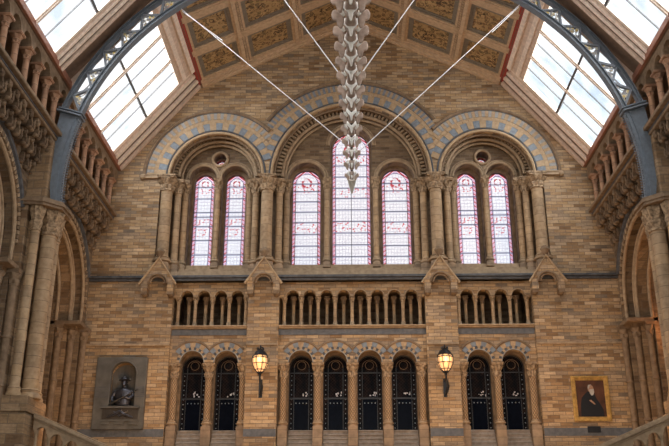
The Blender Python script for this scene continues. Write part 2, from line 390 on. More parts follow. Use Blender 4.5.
# second order behind the big shafts
b_out = [(-8.6, 12.6), (8.6, 12.6), (8.6, 18.5), (7.9, 19.6), (5.85, 20.3), (4.2, 20.0), (2.5, 21), (-2.5, 21), (-4.2, 20.0), (-5.85, 20.3), (-7.9, 19.6), (-8.6, 18.5)]
R2S, R2C = 1.68, 2.98
MB(ID).slab(b_out, [light_hole(-SB, R2S, 12.9, 17.3), light_hole(0, R2C, 12.9, 17.25, 32), light_hole(SB, R2S, 12.9, 17.3)], 0.62, 1.0).build('second_order', 'corbel_dk', wall)  # shade of the hollow put into its dark colour
# window wall
lights = [(-SB - 0.71, 0.58, 17.4), (-SB + 0.71, 0.58, 17.4), (-1.99, 0.80, 17.32), (0, 0.93, 18.97), (1.99, 0.80, 17.32), (SB - 0.71, 0.58, 17.4), (SB + 0.71, 0.58, 17.4)]
holes = [light_hole(c, hw, 13.25, s) for c, hw, s in lights] + [circle(-SB, 18.33, 0.27), circle(SB, 18.33, 0.27)]
MB(ID).slab([(-8.6, 12.6), (8.6, 12.6), (8.6, 18.5), (7.9, 19.6), (5.85, 20.3), (2.5, 21), (-2.5, 21), (-5.85, 20.3), (-7.9, 19.6), (-8.6, 18.5)], holes, 1.001, 1.7).build('tympanum_wall', 'brick_dark', wall)
pw = [(-SB - 0.73, 0.455, 17.36), (-SB + 0.69, 0.455, 17.36), (-1.99, 0.64, 17.37), (0, 0.855, 19.0), (1.99, 0.64, 17.37), (SB - 0.71, 0.455, 17.36), (SB + 0.71, 0.455, 17.36)]
MB(ID).slab([(-8.6, 12.6), (8.6, 12.6), (8.6, 18.5), (7.9, 19.6), (5.85, 20.3), (2.5, 21), (-2.5, 21), (-5.85, 20.3), (-7.9, 19.6), (-8.6, 18.5)],
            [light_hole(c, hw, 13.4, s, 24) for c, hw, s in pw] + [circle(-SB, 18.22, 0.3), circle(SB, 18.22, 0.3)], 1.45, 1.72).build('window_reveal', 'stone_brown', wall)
# window sill slope
sl = MB(ID)
for a, b in ((-8.22, 8.22),): sl.box(a, b, 12.5, 12.75, 0.02, 1.2).box(a, b, 12.75, 13.0, 0.45, 1.2).box(a, b, 13.0, 13.27, 0.8, 1.25)
sl.build('window_sill_course', 'stone', wall)
# polychrome arches and mouldings
for cx, r, nb in ((-SB, R_S, 24), (SB, R_S, 24), (0, R_C, 38)):
    side_r = cx != 0
    z = SP + 0.05
    if side_r:
        rng = lambda c: ((math.radians(c), PI) if cx < 0 else (0.0, PI - math.radians(c)))
        b0, b1 = rng(18); c0, c1 = rng(32); d0, d1 = rng(38.5); e0, e1 = rng(43); wd = -0.045
    else:
        rng = lambda c: (math.radians(c), PI - math.radians(c))
        b0, b1 = rng(14.5); c0, c1 = rng(25); d0, d1 = rng(31.5); e0, e1 = rng(35.5); wd = -0.03
    MB(ID).ring(cx, z, r + 0.20, r + 0.54, wd, 0.1, nb, (0, 1), b0, b1, 0.04, 2).build('polychrome_voussoirs', ['blue', 'tan'], wall)
    MB(ID).ring(cx, z, r + 0.55, r + 0.72, wd + 0.008, 0.1, nb, (0,), c0, c1, 0.05, 2).build('plain_voussoir_band', 'tan', wall)
    MB(ID).ring(cx, z, r + 0.73, r + 1.02, wd - 0.004, 0.1, nb * 2, (0, 1), d0, d1, 0.08).build('chequer_voussoirs', ['grey', 'tan'] if side_r else ['blue', 'stone'], wall)
    h = MB(ID).roll(cx, z, r + 1.13, -0.06, 0.075, 56, e0, e1, 0).roll(cx, z, r + 1.04, -0.03, 0.03, 56, e0, e1, 1); h.build('hood_moulding', ['stone_brown', 'slate'], wall, True)  # thin slate roll paints the gap shadow beside the hood
    h = MB(ID).roll(cx, z, r + 0.05, -0.03, 0.065, 56, 0, PI, 0).roll(cx, z, r + 0.155, -0.015, 0.04, 56, 0, PI, 1); h.roll(cx, z, r - 0.05, 0.2, 0.05, 56, 0, PI, 2).build('edge_roll', ['tan', 'slate', 'stone_brown'], wall, True)  # slate roll paints the shade of a dark hollow beside the edge
    # carved zig-zag on the second order
    r2 = R2S if side_r else R2C; z2 = 17.3 if side_r else 17.25
    MB(ID).ring(cx, z2, r2 + 0.10, r2 + 0.30, 0.48, 0.62, 36 if side_r else 56, (0,), 0, PI, 0.45).build('dogtooth_carving', 'stone', wall)
    MB(ID).roll(cx, z2, r2 + 0.03, 0.57, 0.075, 56).roll(cx, z2, r2 - 0.06, 0.8, 0.06, 56).build('inner_roll', 'stone', wall, True)
# hood ends: imposts with a carved ball
for sx in (-1, 1):
    e = MB(ID); a, b = sorted((sx * 7.86, sx * 8.98)); e.box(a, b, 16.96, 17.09, -0.12, 0.05).box(a, b, 17.09, 17.13, -0.16, 0.05)
    e.ball((sx * 9.0, 17.02, -0.1), 0.13, 0.13, 0.12); e.build('hood_stop', 'stone', wall, True)
for cx, hw, s in lights:
    MB(ID).roll(cx, s, hw + 0.07, 0.98, 0.06, 30).roll(cx, s, hw + 0.17, 0.99, 0.035, 30).build('light_arch_roll', 'stone', wall, True)
for sx in (-1, 1):
    MB(ID).roll(sx * SB, 18.33, 0.33, 0.97, 0.065, 30, 0, 2 * PI).build('oculus_ring', 'stone', wall, True)
im = MB(ID)
for c in (-SB, SB):
    for x0, x1 in ((-1.68, -1.29), (-0.13, 0.13), (1.29, 1.68)): im.box(c + x0, c + x1, 17.25, 17.36, 0.93, 1.0)
for x0, x1 in ((-2.98, -2.79), (-1.19, -0.93), (0.93, 1.19), (2.79, 2.98)): im.box(x0, x1, 17.2, 17.31, 0.93, 1.0)
im.build('impost_course', 'stone_brown', wall)
# light imposts are cut by the openings: keep them only between lights
# sill string, blue bands, string courses
st = MB(ID)
st.box(-10.85, 10.85, 12.31, 12.42, -0.10, 0.34).box(-10.85, 10.85, 12.42, 12.53, -0.17, 0.34)
st.build('sill_string', 'slate', wall, bevel=0.02)
st = MB(ID)
for a, b in ((-10.85, -7.34), (-4.25, -2.98), (2.98, 4.25), (7.34, 10.85)): st.box(a, b, 9.60, 9.70, -0.07, 0.02)
st.build('string_course', 'stone', wall, bevel=0.02)
st = MB(ID)
for a, b in ((-10.85, -7.34), (-4.25, -2.98), (2.98, 4.25), (7.34, 10.85)): st.box(a, b, 6.03, 6.33, -0.012, 0.02)
for a, b in ((-7.34, -4.25), (-2.98, 2.98), (4.25, 7.34)): st.box(a, b, 10.08, 10.32, 0.17, 0.25)
st.build('blue_band', 'band', wall)
# ---- lower bays: arcade 2 and 3
bays = ((-7.34, -4.25, [-7.15, -6.45, -5.75, -5.05, -4.36], [-7.12, -5.745, -4.37]),
        (-2.98, 2.98, [-2.78 + 0.695 * i for i in range(9)], [-2.76, -1.38, 0, 1.38, 2.76]),
        (4.25, 7.34, [4.36, 5.05, 5.75, 6.45, 7.15], [4.37, 5.745, 7.12]))
rings_lo = []
for a, b, c2, c3 in bays:
    up2 = [(a, 10.46), (a, 11.66)]; prev = a
    for i in range(len(c2) - 1):
        cx = (c2[i] + c2[i + 1]) / 2; up2 += arc(cx, 11.70, 0.255, 12)
    up2 += [(b, 11.66), (b, 10.46)]
    lo2 = [(a + 1e-3, 4.5), (a + 1e-3, 8.93)]
    for i in range(len(c3) - 1):
        cx = (c3[i] + c3[i + 1]) / 2; lo2 += arc(cx, 8.96, 0.49, 18)
    lo2 += [(b - 1e-3, 8.93), (b - 1e-3, 4.5)]
    # the lower opening reaches the bottom edge: build as two slabs
    MB(ID).slab([(a, 8.93)] + [p for p in lo2[2:-2]] + [(b, 8.93), (b, 10.34), (a, 10.34)], [], 0.2, 0.5).slab(up2[1:-1] + [(b, 12.31), (a, 12.31)], [], 0.2, 0.5).build('arcade_wall', 'brick', wall)
    # gallery chamber behind the colonnettes
    ch = MB(ID).box(a, b, 10.2, 10.44, 0.5, 2.5).box(a, b, 12.3, 12.5, 0.36, 2.5).box(a - 0.2, b + 0.2, 10.2, 12.5, 2.5, 2.6)
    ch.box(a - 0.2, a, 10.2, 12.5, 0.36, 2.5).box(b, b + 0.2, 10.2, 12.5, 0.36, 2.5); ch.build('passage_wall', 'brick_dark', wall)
    ur = MB(ID)
    for i in range(len(c2) - 1):
        ur.roll((c2[i] + c2[i + 1]) / 2, 11.70, 0.275, 0.19, 0.022, 16)
    ur.build('small_arch_roll', 'stone', wall, True)
    n = len(c3) - 1
    for i in range(n):
        cx = (c3[i] + c3[i + 1]) / 2
        MB(ID).ring(cx, 8.96, 0.51, 0.62, 0.14, 0.25, 17, (0, 1), 0, PI, 0.12).build('small_voussoirs', ['tan', 'slate'], wall)
        MB(ID).ring(cx, 8.96, 0.63, 0.82, 0.165, 0.25, 7, (0, 1), math.radians(33), PI - math.radians(33), 0.03, 3).build('outer_voussoirs', ['blue', 'tan'], wall)
        MB(ID).roll(cx, 8.96, 0.87, 0.17, 0.05, 24, math.radians(38), PI - math.radians(38)).roll(cx, 8.96, 0.495, 0.16, 0.026, 24, 0, PI, 1).build('arch_roll', ['stone_brown', 'grey'], wall, True)
    # ledge under the colonnettes
    MB(ID).box(a, b, 10.34, 10.40, 0.08, 0.6).box(a, b, 10.40, 10.46, 0.02, 0.6).build('colonnette_ledge', 'stone', wall, bevel=0.015)
    # inner wall that carries the glazed doors
    hl = [light_hole((c3[i] + c3[i + 1]) / 2, 0.50, 6.36, 8.88, 16) for i in range(n)]
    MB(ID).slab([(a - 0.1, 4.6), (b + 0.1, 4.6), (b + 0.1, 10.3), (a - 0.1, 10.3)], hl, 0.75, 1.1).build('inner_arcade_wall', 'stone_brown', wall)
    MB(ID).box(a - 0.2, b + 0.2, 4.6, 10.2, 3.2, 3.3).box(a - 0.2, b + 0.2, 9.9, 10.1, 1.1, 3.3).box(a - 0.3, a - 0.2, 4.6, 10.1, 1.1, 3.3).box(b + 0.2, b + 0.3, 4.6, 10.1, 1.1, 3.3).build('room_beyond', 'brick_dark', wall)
# reveals of the bays are part of brick_face

# ---- gablets on the pilasters
def gablet():
    t = thing('gablet', '', 'gablet')
    g = MB(ID)
    prof = [(-0.66, 0.22), (0, 1.22), (0.66, 0.22), (0.66, -0.16), (0.40, -0.16)] + arc(0, 0.20, 0.40, 12, 0, PI) + [(-0.40, -0.16), (-0.66, -0.16)]
    g.slab(prof, [], -0.42, -0.001); g.build('gablet_body', 'brick', t)
    c = MB(RAW)
    c.tube([(-0.76, -0.44, 0.14), (0, -0.44, 1.28), (0.76, -0.44, 0.14)], 0.05, 6)
    c.tube([(-0.74, -0.3, 0.17), (0, -0.3, 1.28), (0.74, -0.3, 0.17)], 0.05, 6)
    c.build('coping', 'tan', t, True)
    a = MB(ID).roll(0, 0.18, 0.40, -0.43, 0.045, 16).roll(0, 0.18, 0.30, -0.40, 0.035, 16); a.build('arch_moulding', 'stone_brown', t, True)
    k = MB(RAW)
    for sx in (-1, 1): k.box(*sorted((sx * 0.41, sx * 0.65)), -0.40, -0.02, -0.27, -0.16).ball((sx * 0.53, -0.22, -0.28), 0.11, 0.16, 0.06)
    k.build('corbel', 'stone_brown', t, True)
    f = MB(RAW).lathe([(0.05, 1.30), (0.11, 1.42), (0.17, 1.56), (0.10, 1.68), (0.03, 1.74)], 0, -0.36, 10, mod=lambda t_, i: 1 + 0.25 * math.cos(4 * t_)); f.build('finial', 'stone_brown', t, True)
    return t
gb = gablet(); gx = [-7.93, -3.6, 3.6, 7.93]
glab = ['gabled stone canopy below the left window group, beside the left corner wall', 'gabled stone canopy above the left lantern pilaster', 'gabled stone canopy above the right lantern pilaster', 'gabled stone canopy below the right window group, above the portrait side']
for i, x in enumerate(gx):
    o = gb if i == 0 else copy_tree(gb, (x, 0, 11.93))
    o.location = (x, 0, 11.93); o['label'] = glab[i]; o['group'] = 'gabled canopies under the big shafts'

# ---- columns
def column(name, label, cat, loc, r, h, cap=0.5, base=0.25, ab=0.12, mat='shaft', capmat='carved', aw=None, plinth=0.0, k=16, leaf=8, annulet=None, group=None, pm='plinth', cflare=1.65, pw=1.75):
    t = thing(name, label, cat, loc, 0, group); aw = aw or r * 1.9
    z = 0.0
    if plinth:
        p = MB().box(-r * pw, r * pw, -r * pw, r * pw, 0, plinth - 0.1)
        p.lathe([(r * pw * 0.98, plinth - 0.12), (r * pw * 0.9, plinth - 0.03), (r * 1.35, plinth)], k=k); p.build('plinth', pm, t, False, bevel=0.01); z = plinth
    b = MB().lathe([(r * 1.55, z), (r * 1.6, z + base * 0.25), (r * 1.35, z + base * 0.45), (r * 1.2, z + base * 0.6), (r * 1.35, z + base * 0.75), (r * 1.05, z + base)], k=k)
    b.build('base', 'stone', t, True)
    z1 = h - cap - ab
    prof = [(r, z + base * 0.95), (r * 0.97, z1)]
    s = MB().lathe(prof, k=k)
    if annulet:
        for za in annulet: s.lathe([(r, za - 0.05), (r * 1.22, za - 0.02), (r * 1.22, za + 0.02), (r, za + 0.05)], k=k)
    s.build('shaft', mat, t, True)
    kk = leaf * 4
    def mod(a, i): return 1 + (0.16 if i in (2, 3, 5, 6) else 0.03) * math.cos(leaf * a + (0 if i < 5 else PI))
    c = MB().lathe([(r * 1.18, z1), (r * 1.18, z1 + cap * 0.08), (r * 1.02, z1 + cap * 0.15), (r * 1.28, z1 + cap * 0.38), (r * 1.12, z1 + cap * 0.52), (r * 1.4, z1 + cap * 0.72), (r * cflare, z1 + cap * 0.93), (r * 1.5, z1 + cap)], k=kk, mod=mod)
    c.box(-aw, aw, -aw, aw, z1 + cap, z1 + cap + ab * 0.45).box(-aw * 1.08, aw * 1.08, -aw * 1.08, aw * 1.08, z1 + cap + ab * 0.45, h)
    c.build('capital', capmat, t, True)
    return t
# big shafts (front order)
big = column('window_shaft', '', 'column', (-7.93, 0.0, 12.55), 0.255, 4.5, 0.55, 0.24, 0.14, plinth=0.62, aw=0.36, pw=1.3)
for x, lab in ((-7.93, 'thickest stone shaft at the outer left edge of the left window group'), (-3.6, 'thickest stone shaft between the left and middle window groups'), (3.6, 'thickest stone shaft between the middle and right window groups'), (7.93, 'thickest stone shaft at the outer right edge of the right window group')):
    o = big if x == -7.93 else copy_tree(big, None)
    o.location = (x, 0.06, 12.55); o['label'] = lab; o['group'] = 'thick shafts of the upper windows'
s2 = column('window_shaft', '', 'column', (0, 0, 0), 0.15, 4.25, 0.5, 0.2, 0.14, plinth=0.42, aw=0.24, pw=1.45)
WN = {-1: 'left', 0: 'middle', 1: 'right'}
sec = [(-7.50, 'second jamb shaft from the left, at the left window group'), (-4.12, 'second jamb shaft on the right of the left window group'), (-3.10, 'outer jamb shaft on the left of the tall middle window group'), (3.10, 'outer jamb shaft on the right of the tall middle window group'), (4.12, 'second jamb shaft on the left of the right window group'), (7.50, 'second jamb shaft from the right, at the right window group')]
for i, (x, lab) in enumerate(sec):
    o = s2 if i == 0 else copy_tree(s2, None)
    o.location = (x, 0.40, 12.76); o['label'] = lab; o['group'] = 'slender jamb shafts of the upper windows'
s3 = column('window_shaft', '', 'column', (0, 0, 0), 0.145, 4.2, 0.45, 0.18, 0.14, plinth=0.35, aw=0.2, pw=1.45)
thr = [(-7.27, 'innermost jamb shaft on the left of the left window pair'), (-4.43, 'innermost jamb shaft on the right of the left window pair'), (-2.82, 'innermost jamb shaft left of the three tall middle windows'), (2.82, 'innermost jamb shaft right of the three tall middle windows'), (4.43, 'innermost jamb shaft on the left of the right window pair'), (7.27, 'innermost jamb shaft on the right of the right window pair')]
for i, (x, lab) in enumerate(thr):
    o = s3 if i == 0 else copy_tree(s3, None)
    o.location = (x, 0.78, 12.95); o['label'] = lab; o['group'] = 'innermost jamb shafts of the upper windows'
s4 = column('mullion_shaft', '', 'column', (0, 0, 0), 0.12, 4.15, 0.42, 0.18, 0.12, plinth=0.3, aw=0.17, pw=1.3)
mul = [(-SB, 'mullion shaft between the two windows of the left pair'), (-1.06, 'mullion shaft left of the tallest middle window'), (1.06, 'mullion shaft right of the tallest middle window'), (SB, 'mullion shaft between the two windows of the right pair')]
for i, (x, lab) in enumerate(mul):
    o = s4 if i == 0 else copy_tree(s4, None)
    o.location = (x, 0.80, 13.12); o['label'] = lab; o['group'] = 'mullion shafts of the upper windows'
# colonnettes of the middle arcade
cf = column('colonnette', '', 'column', (0, 0, 0), 0.072, 1.22, 0.18, 0.20, 0.05, aw=0.11, cflare=1.5, k=12, leaf=6, pw=1.4)
cr = column('colonnette', '', 'column', (0, 0, 0), 0.07, 1.38, 0.30, 0.16, 0.05, mat='tan', aw=0.10, cflare=1.9, capmat='stone_brown', k=12, leaf=6)
bn = ['left', 'middle', 'right']; first = [True, True]
for bi, (a, b, c2, c3) in enumerate(bays):
    for i, x in enumerate(c2):
        o = cf if first[0] else copy_tree(cf, None); first[0] = False
        o.location = (x, 0.33, 10.46); o['label'] = f'front colonnette, {ORD[i]} from the left in the {bn[bi]} bay of the small arcade'; o['group'] = 'front colonnettes of the small arcade'
    for i in range(len(c2) - 1):
        o = cr if first[1] else copy_tree(cr, None); first[1] = False
        o.location = ((c2[i] + c2[i + 1]) / 2, 0.78, 10.46); o['label'] = f'shaded rear colonnette seen through the {ORD[i]} small arch from the left, {bn[bi]} bay'; o['group'] = 'rear colonnettes of the small arcade'
    # lintel carried by the rear row
    MB(ID).box(a, b, 10.44, 10.47, 0.6, 1.0).build('rear_kerb', 'stone', wall)
# columns of the lower arcade
ca = column('arcade_column', '', 'column', (0, 0, 0), 0.135, 4.3, 0.46, 0.14, 0.11, mat='diaper', aw=0.225, plinth=1.92, pw=1.4, leaf=8)
f0 = True
for bi, (a, b, c2, c3) in enumerate(bays):
    for i, x in enumerate(c3):
        o = ca if f0 else copy_tree(ca, None); f0 = False
        o.location = (x, 0.33, 4.63); o['label'] = f'diaper-carved column, {ORD[i]} from the left in the {bn[bi]} bay of the lower arcade'; o['group'] = 'carved columns of the lower arcade'

# ---- stained glass windows
def window(n, cx, hw, z0, spring, y, bars, bands, cols=(), label=None):
    w = struct_empty(f'window_{n}', (cx, y, z0)); s = spring - z0
    mt = stained_mat(f'stained_glass_{n}', hw, s, bars, bands)
    MB(ID).slab(light_hole(0, hw, 0, s, 24), [], 0.0, 0.012).build('pane', mt, w)
    f = MB(RAW)
    pts = [(-hw, 0, 0)] + [(p[0], 0, p[1]) for p in arc(0, s, hw, 24)] + [(hw, 0, 0), (-hw, 0, 0)]
    f.tube(pts, 0.035, 6); f.build('frame', 'lead', w)
    g = MB(RAW)
    for b in bars: g.box(-hw, hw, -0.02, 0.0, b - 0.011, b + 0.011)
    for c in cols: g.box(c - 0.013, c + 0.013, -0.03, 0.0, 0, s)
    g.build('glazing_bar', 'lead', w)
    return w
zb = 13.4
nwin = 1
for c, hw, s, gh in ((-SB - 0.73, 0.455, 17.36, 0), (-SB + 0.69, 0.455, 17.36, 0), (-1.99, 0.64, 17.37, 1), (0, 0.855, 19.0, 2), (1.99, 0.64, 17.37, 1), (SB - 0.71, 0.455, 17.36, 0), (SB + 0.71, 0.455, 17.36, 0)):
    if gh == 0: bars = [0.62, 1.3, 1.95, 2.4, 2.62, 3.28, 3.85]; bands = [(1.45, 1.95), (3.35, 3.8), (2.0, 2.3)]
    elif gh == 1: bars = [0.5, 1.0, 1.55, 2.1, 2.6, 3.1, 3.6, 3.97]; bands = [(1.6, 2.1), (3.5, 3.9)]
    else: bars = [0.5, 1.05, 1.6, 2.15, 2.7, 3.25, 3.75, 4.3, 4.85, 5.4]; bands = [(1.65, 2.15), (3.3, 3.75), (5.0, 5.35)]
    window(nwin, c, hw, zb, s, 1.62, bars, bands, (-0.0,) if gh == 2 else ((-(hw - 0.15), hw - 0.15) if gh == 1 else ()))
    nwin += 1
for sx in (-1, 1):
    w = struct_empty(f'window_{nwin}', (sx * SB, 1.5, 18.12)); nwin += 1
    MB(ID).slab(circle(0, 0.1, 0.36), [], 0, 0.012).build('pane', stained_mat(f'stained_glass_round_{nwin}', 0.36, 0.1, [], []), w)
    MB(ID).roll(0, 0.1, 0.36, 0, 0.03, 24, 0, 2 * PI).build('frame', 'lead', w)
# ---- glazed doors of the lower arcade
nd = 1
for bi, (a, b, c2, c3) in enumerate(bays):
    for i in range(len(c3) - 1):
        cx = (c3[i] + c3[i + 1]) / 2
        d = struct_empty(f'door_{nd}', (cx, 0.95, 6.38)); s = 2.50; hw = 0.49
        MB(ID).slab(light_hole(0, hw, 0, s, 16), [], 0.02, 0.04).build('leaded_pane', 'dglass', d)
        f = MB(RAW); pts = [(-hw, 0, 0)] + [(p[0], 0, p[1]) for p in arc(0, s, hw, 16)] + [(hw, 0, 0), (-hw, 0, 0)]
        f.tube(pts, 0.03, 6); f.box(-hw, hw, -0.03, 0.03, 1.24, 1.30).box(-hw, hw, -0.02, 0.03, 2.28, 2.32)
        for x in (-0.30, 0.30): f.box(x - 0.015, x + 0.015, -0.02, 0.03, 0, s)
        f.build('door_frame', 'black', d)
        MB(RAW).box(-0.29, 0.29, -0.012, 0.018, 0.04, 1.22).build('door_leaf', 'dpanel', d)
        g = MB(RAW)
        for x in (-0.40, 0.40):
            for k in range(12): g.box(x - 0.016, x + 0.016, -0.01, 0.02, 0.08 + k * 0.19, 0.115 + k * 0.19)
        for k in range(4): g.box(-0.21 + 0.14 * k - 0.018, -0.21 + 0.14 * k + 0.018, -0.02, 0.02, 1.06, 1.10)
        g.build('glint_dots', 'dot_glint', d)  # pale dots laid on the glass as painted glints of small lights
        t = MB(ID).roll(0, s + 0.10, 0.17, -0.005, 0.010, 16, 0, 2 * PI).roll(0, s + 0.02, 0.30, -0.005, 0.010, 16); t.build('tracery', 'stone_brown', d)
        g = MB(RAW)                                         # pale plates painted as reflections in the glass just above the transom
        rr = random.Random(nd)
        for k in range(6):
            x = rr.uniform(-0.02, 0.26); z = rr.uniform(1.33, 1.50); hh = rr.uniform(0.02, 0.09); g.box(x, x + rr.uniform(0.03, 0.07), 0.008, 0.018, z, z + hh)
        g.build('reflection_plates', 'glass_reflection', d)
        # flight of steps up to the door
        stp = MB(ID)
        for k in range(7): stp.box(cx - 0.49, cx + 0.49, 4.6, 5.36 + 0.165 * k, 0.0 + 0.11 * k, 0.75).box(cx - 0.49, cx + 0.49, 5.315 + 0.165 * k, 5.365 + 0.165 * k, -0.05 + 0.11 * k, 0.7)
        o = stp.build('stone_steps', 'step', None, False, bevel=0.012)
        tag(o, f'grey stone steps below the {ORD[i]} glazed arch from the left, {bn[bi]} bay', 'steps', 'steps under the glazed arches')
        nd += 1

# ================================================================== SIDE WALLS
YB = -52.7                                     # far (entrance) end of the hall
PC = [-7.1, -14.7, -22.3]                      # pier centres
AC = [-3.3 - 7.6 * i for i in range(6)]                      # arch centres
for sx, nm in ((-1, 'left'), (1, 'right')):
    X = side(sx); wl = struct_empty(f'wall_{nm}')
    y0 = YB; zs = 11.1
    def holes_(r): return [light_hole(c, r, 0.3, zs, 28) for c in AC]
    rect = [(y0, -0.2), (0, -0.2), (0, 15.2), (y0, 15.2)]
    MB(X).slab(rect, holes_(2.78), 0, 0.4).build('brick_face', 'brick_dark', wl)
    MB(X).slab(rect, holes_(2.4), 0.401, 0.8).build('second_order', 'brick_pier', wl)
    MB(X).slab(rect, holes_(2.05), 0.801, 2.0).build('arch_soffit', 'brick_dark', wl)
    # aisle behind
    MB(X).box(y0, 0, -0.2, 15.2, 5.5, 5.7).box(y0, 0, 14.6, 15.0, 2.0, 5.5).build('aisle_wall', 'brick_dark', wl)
    for c in AC:
        h = MB(X).roll(c, zs, 3.18, -0.06, 0.09, 48, math.radians(24), PI - math.radians(24)).roll(c, zs, 3.05, -0.03, 0.04, 48, math.radians(24), PI - math.radians(24))
        h.build('hood_moulding', 'slate', wl, True)
        MB(X).ring(c, zs, 2.82, 3.0, -0.08, 0.05, 60, (0, 1), 0, PI, 0.25).build('rope_moulding', ['stone', 'stone_brown'], wl)
        orl = MB(X)
        for r_, w_, t_ in ((2.74, 0.02, 0.07), (2.42, 0.38, 0.07), (2.07, 0.78, 0.07), (2.58, 0.34, 0.05)):
            orl.tube([(c - r_, 10.36, w_)] + [(p[0], p[1], w_) for p in arc(c, zs, r_, 44)] + [(c + r_, 10.36, w_)], t_, 8)
        orl.build('order_rolls', 'stone', wl, True)
    # gallery slab, ledge and fascia
    g = MB(X).box(y0, -0.001, 15.05, 15.22, -0.72, 3.2).box(y0, -0.001, 15.22, 15.36, -0.88, 3.2); g.build('gallery_ledge', 'stone_brown', wl, bevel=0.03)
    MB(X).box(y0, -0.001, 15.15, 15.2, -0.74, -0.70).build('ledge_fillet', 'slate', wl)
    MB(X).box(y0, -0.001, 15.2, 17.9, 2.3, 2.5).build('gallery_back_wall', 'brick_dark', wl)
    MB(X).box(y0, -0.001, 17.35, 17.62, -0.78, 2.5).build('gallery_roof', 'timber_dk', wl)
    # arcade wall above the gallery columns: little arches
    pts = [(y0, 17.45), (y0, 16.78)]
    cols_y = [-0.42 - 0.915 * i for i in range(56)]
    for yc in sorted(cols_y)[1:]:
        c = yc - 0.4575
        pts += arc(c, 16.80, 0.33, 10)
    pts += [(-0.001, 16.78), (-0.001, 17.45)]
    MB(X).slab(pts, [], -0.72, -0.40).build('gallery_arcade', 'stone_brown', wl)
    MB(X).box(y0, -0.001, 17.36, 17.62, -0.86, -0.70).build('fascia_board', 'redbrown', wl, bevel=0.02)
    # corbel table under the ledge: carved brackets in two interlaced tiers
    fr = MB(X); k = 0
    fz = struct_empty('trim_1' if sx < 0 else 'trim_2')
    for tier, (zt, dep, off) in enumerate(((15.04, 0.66, 0.0), (14.62, 0.42, 0.31), (14.2, 0.2, 0.0))):
        n = 25 if tier < 2 else 25
        for i in range(n):
            y = -0.35 - off - i * 0.62
            if tier == 2 and not any(abs(y - c) > 2.0 and abs(y - c) < 3.9 for c in AC): continue
            cb = MB(X)
            cb.box(y - 0.12, y + 0.12, zt - 0.13, zt, -dep, 0.02)
            cb.ring(y, zt - 0.30, 0.15, 0.27, -dep + 0.06, 0.02, 5, (0,), 0.0, PI, 0.0)
            cb.box(y - 0.27, y - 0.15, zt - 0.44, zt - 0.28, -dep + 0.04, 0.02)
            cb.box(y + 0.15, y + 0.27, zt - 0.44, zt - 0.28, -dep + 0.04, 0.02)
            cb.ball((y - 0.21, zt - 0.46, -dep + 0.16), 0.10, 0.09, 0.12, 8, 5).ball((y + 0.21, zt - 0.46, -dep + 0.16), 0.10, 0.09, 0.12, 8, 5)
            cb.ball((y, zt - 0.16, -dep + 0.04), 0.08, 0.10, 0.09, 8, 5)
            cb.build('corbel', 'corbel_dk' if (i + tier) % 2 else 'stone_brown', fz, True)
    MB(X).box(y0, -0.001, 14.3, 15.05, -0.06, 0.0).build('frieze_ground', 'brick_dark', fz)

# gallery columns
gc = column('gallery_column', '', 'column', (0, 0, 0), 0.105, 1.42, 0.3, 0.2, 0.08, mat='shaft_red', aw=0.19, k=14, leaf=6, capmat='shaft_red')
f0 = True
for sx, nm in ((-1, 'left'), (1, 'right')):
    for i in range(16):
        y = -0.42 - 0.915 * i
        o = gc if f0 else copy_tree(gc, None); f0 = False
        o.location = (sx * 10.29, y, 15.36); o['label'] = f'reddish gallery column, {ORD[i]} from the end wall on the {nm} balcony'; o['group'] = 'reddish balcony columns'

# jamb shafts of the side arches
js = column('jamb_shaft', '', 'column', (0, 0, 0), 0.13, 5.6, 0.4, 0.25, 0.14, mat='stone_brown', aw=0.2, plinth=0.4, annulet=(1.9, 3.4), capmat='stone_brown', k=14, leaf=6)
f0 = True
jn = ['nearest the corner', 'middle of three', 'innermost of three']
for sx, nm in ((-1, 'left'), (1, 'right')):
    for c, cn, sg in ((AC[0], 'corner', 1), (AC[1], 'near', 1)):
        for k, (dy, dx) in enumerate(((2.92, 10.72), (2.58, 11.12), (2.24, 11.52))):
            o = js if f0 else copy_tree(js, None); f0 = False
            o.location = (sx * dx, c + dy * sg, 4.62)
            o['label'] = f'brown jamb shaft, {jn[k]}, at the {nm} arch ' + ('next to the end wall' if cn == 'corner' else 'in front of the truss pier')
            o['group'] = 'jamb shafts of the side arches'
for sx in (-1, 1):
    X = side(sx)
    b = MB(X)
    for c in AC[:2]:
        b.box(c + 2.05, c + 3.12, 10.2, 10.36, -0.22, 1.0)
    b.build('trim_3' if sx < 0 else 'trim_4', 'stone_brown', None, kind='structure', bevel=0.02)

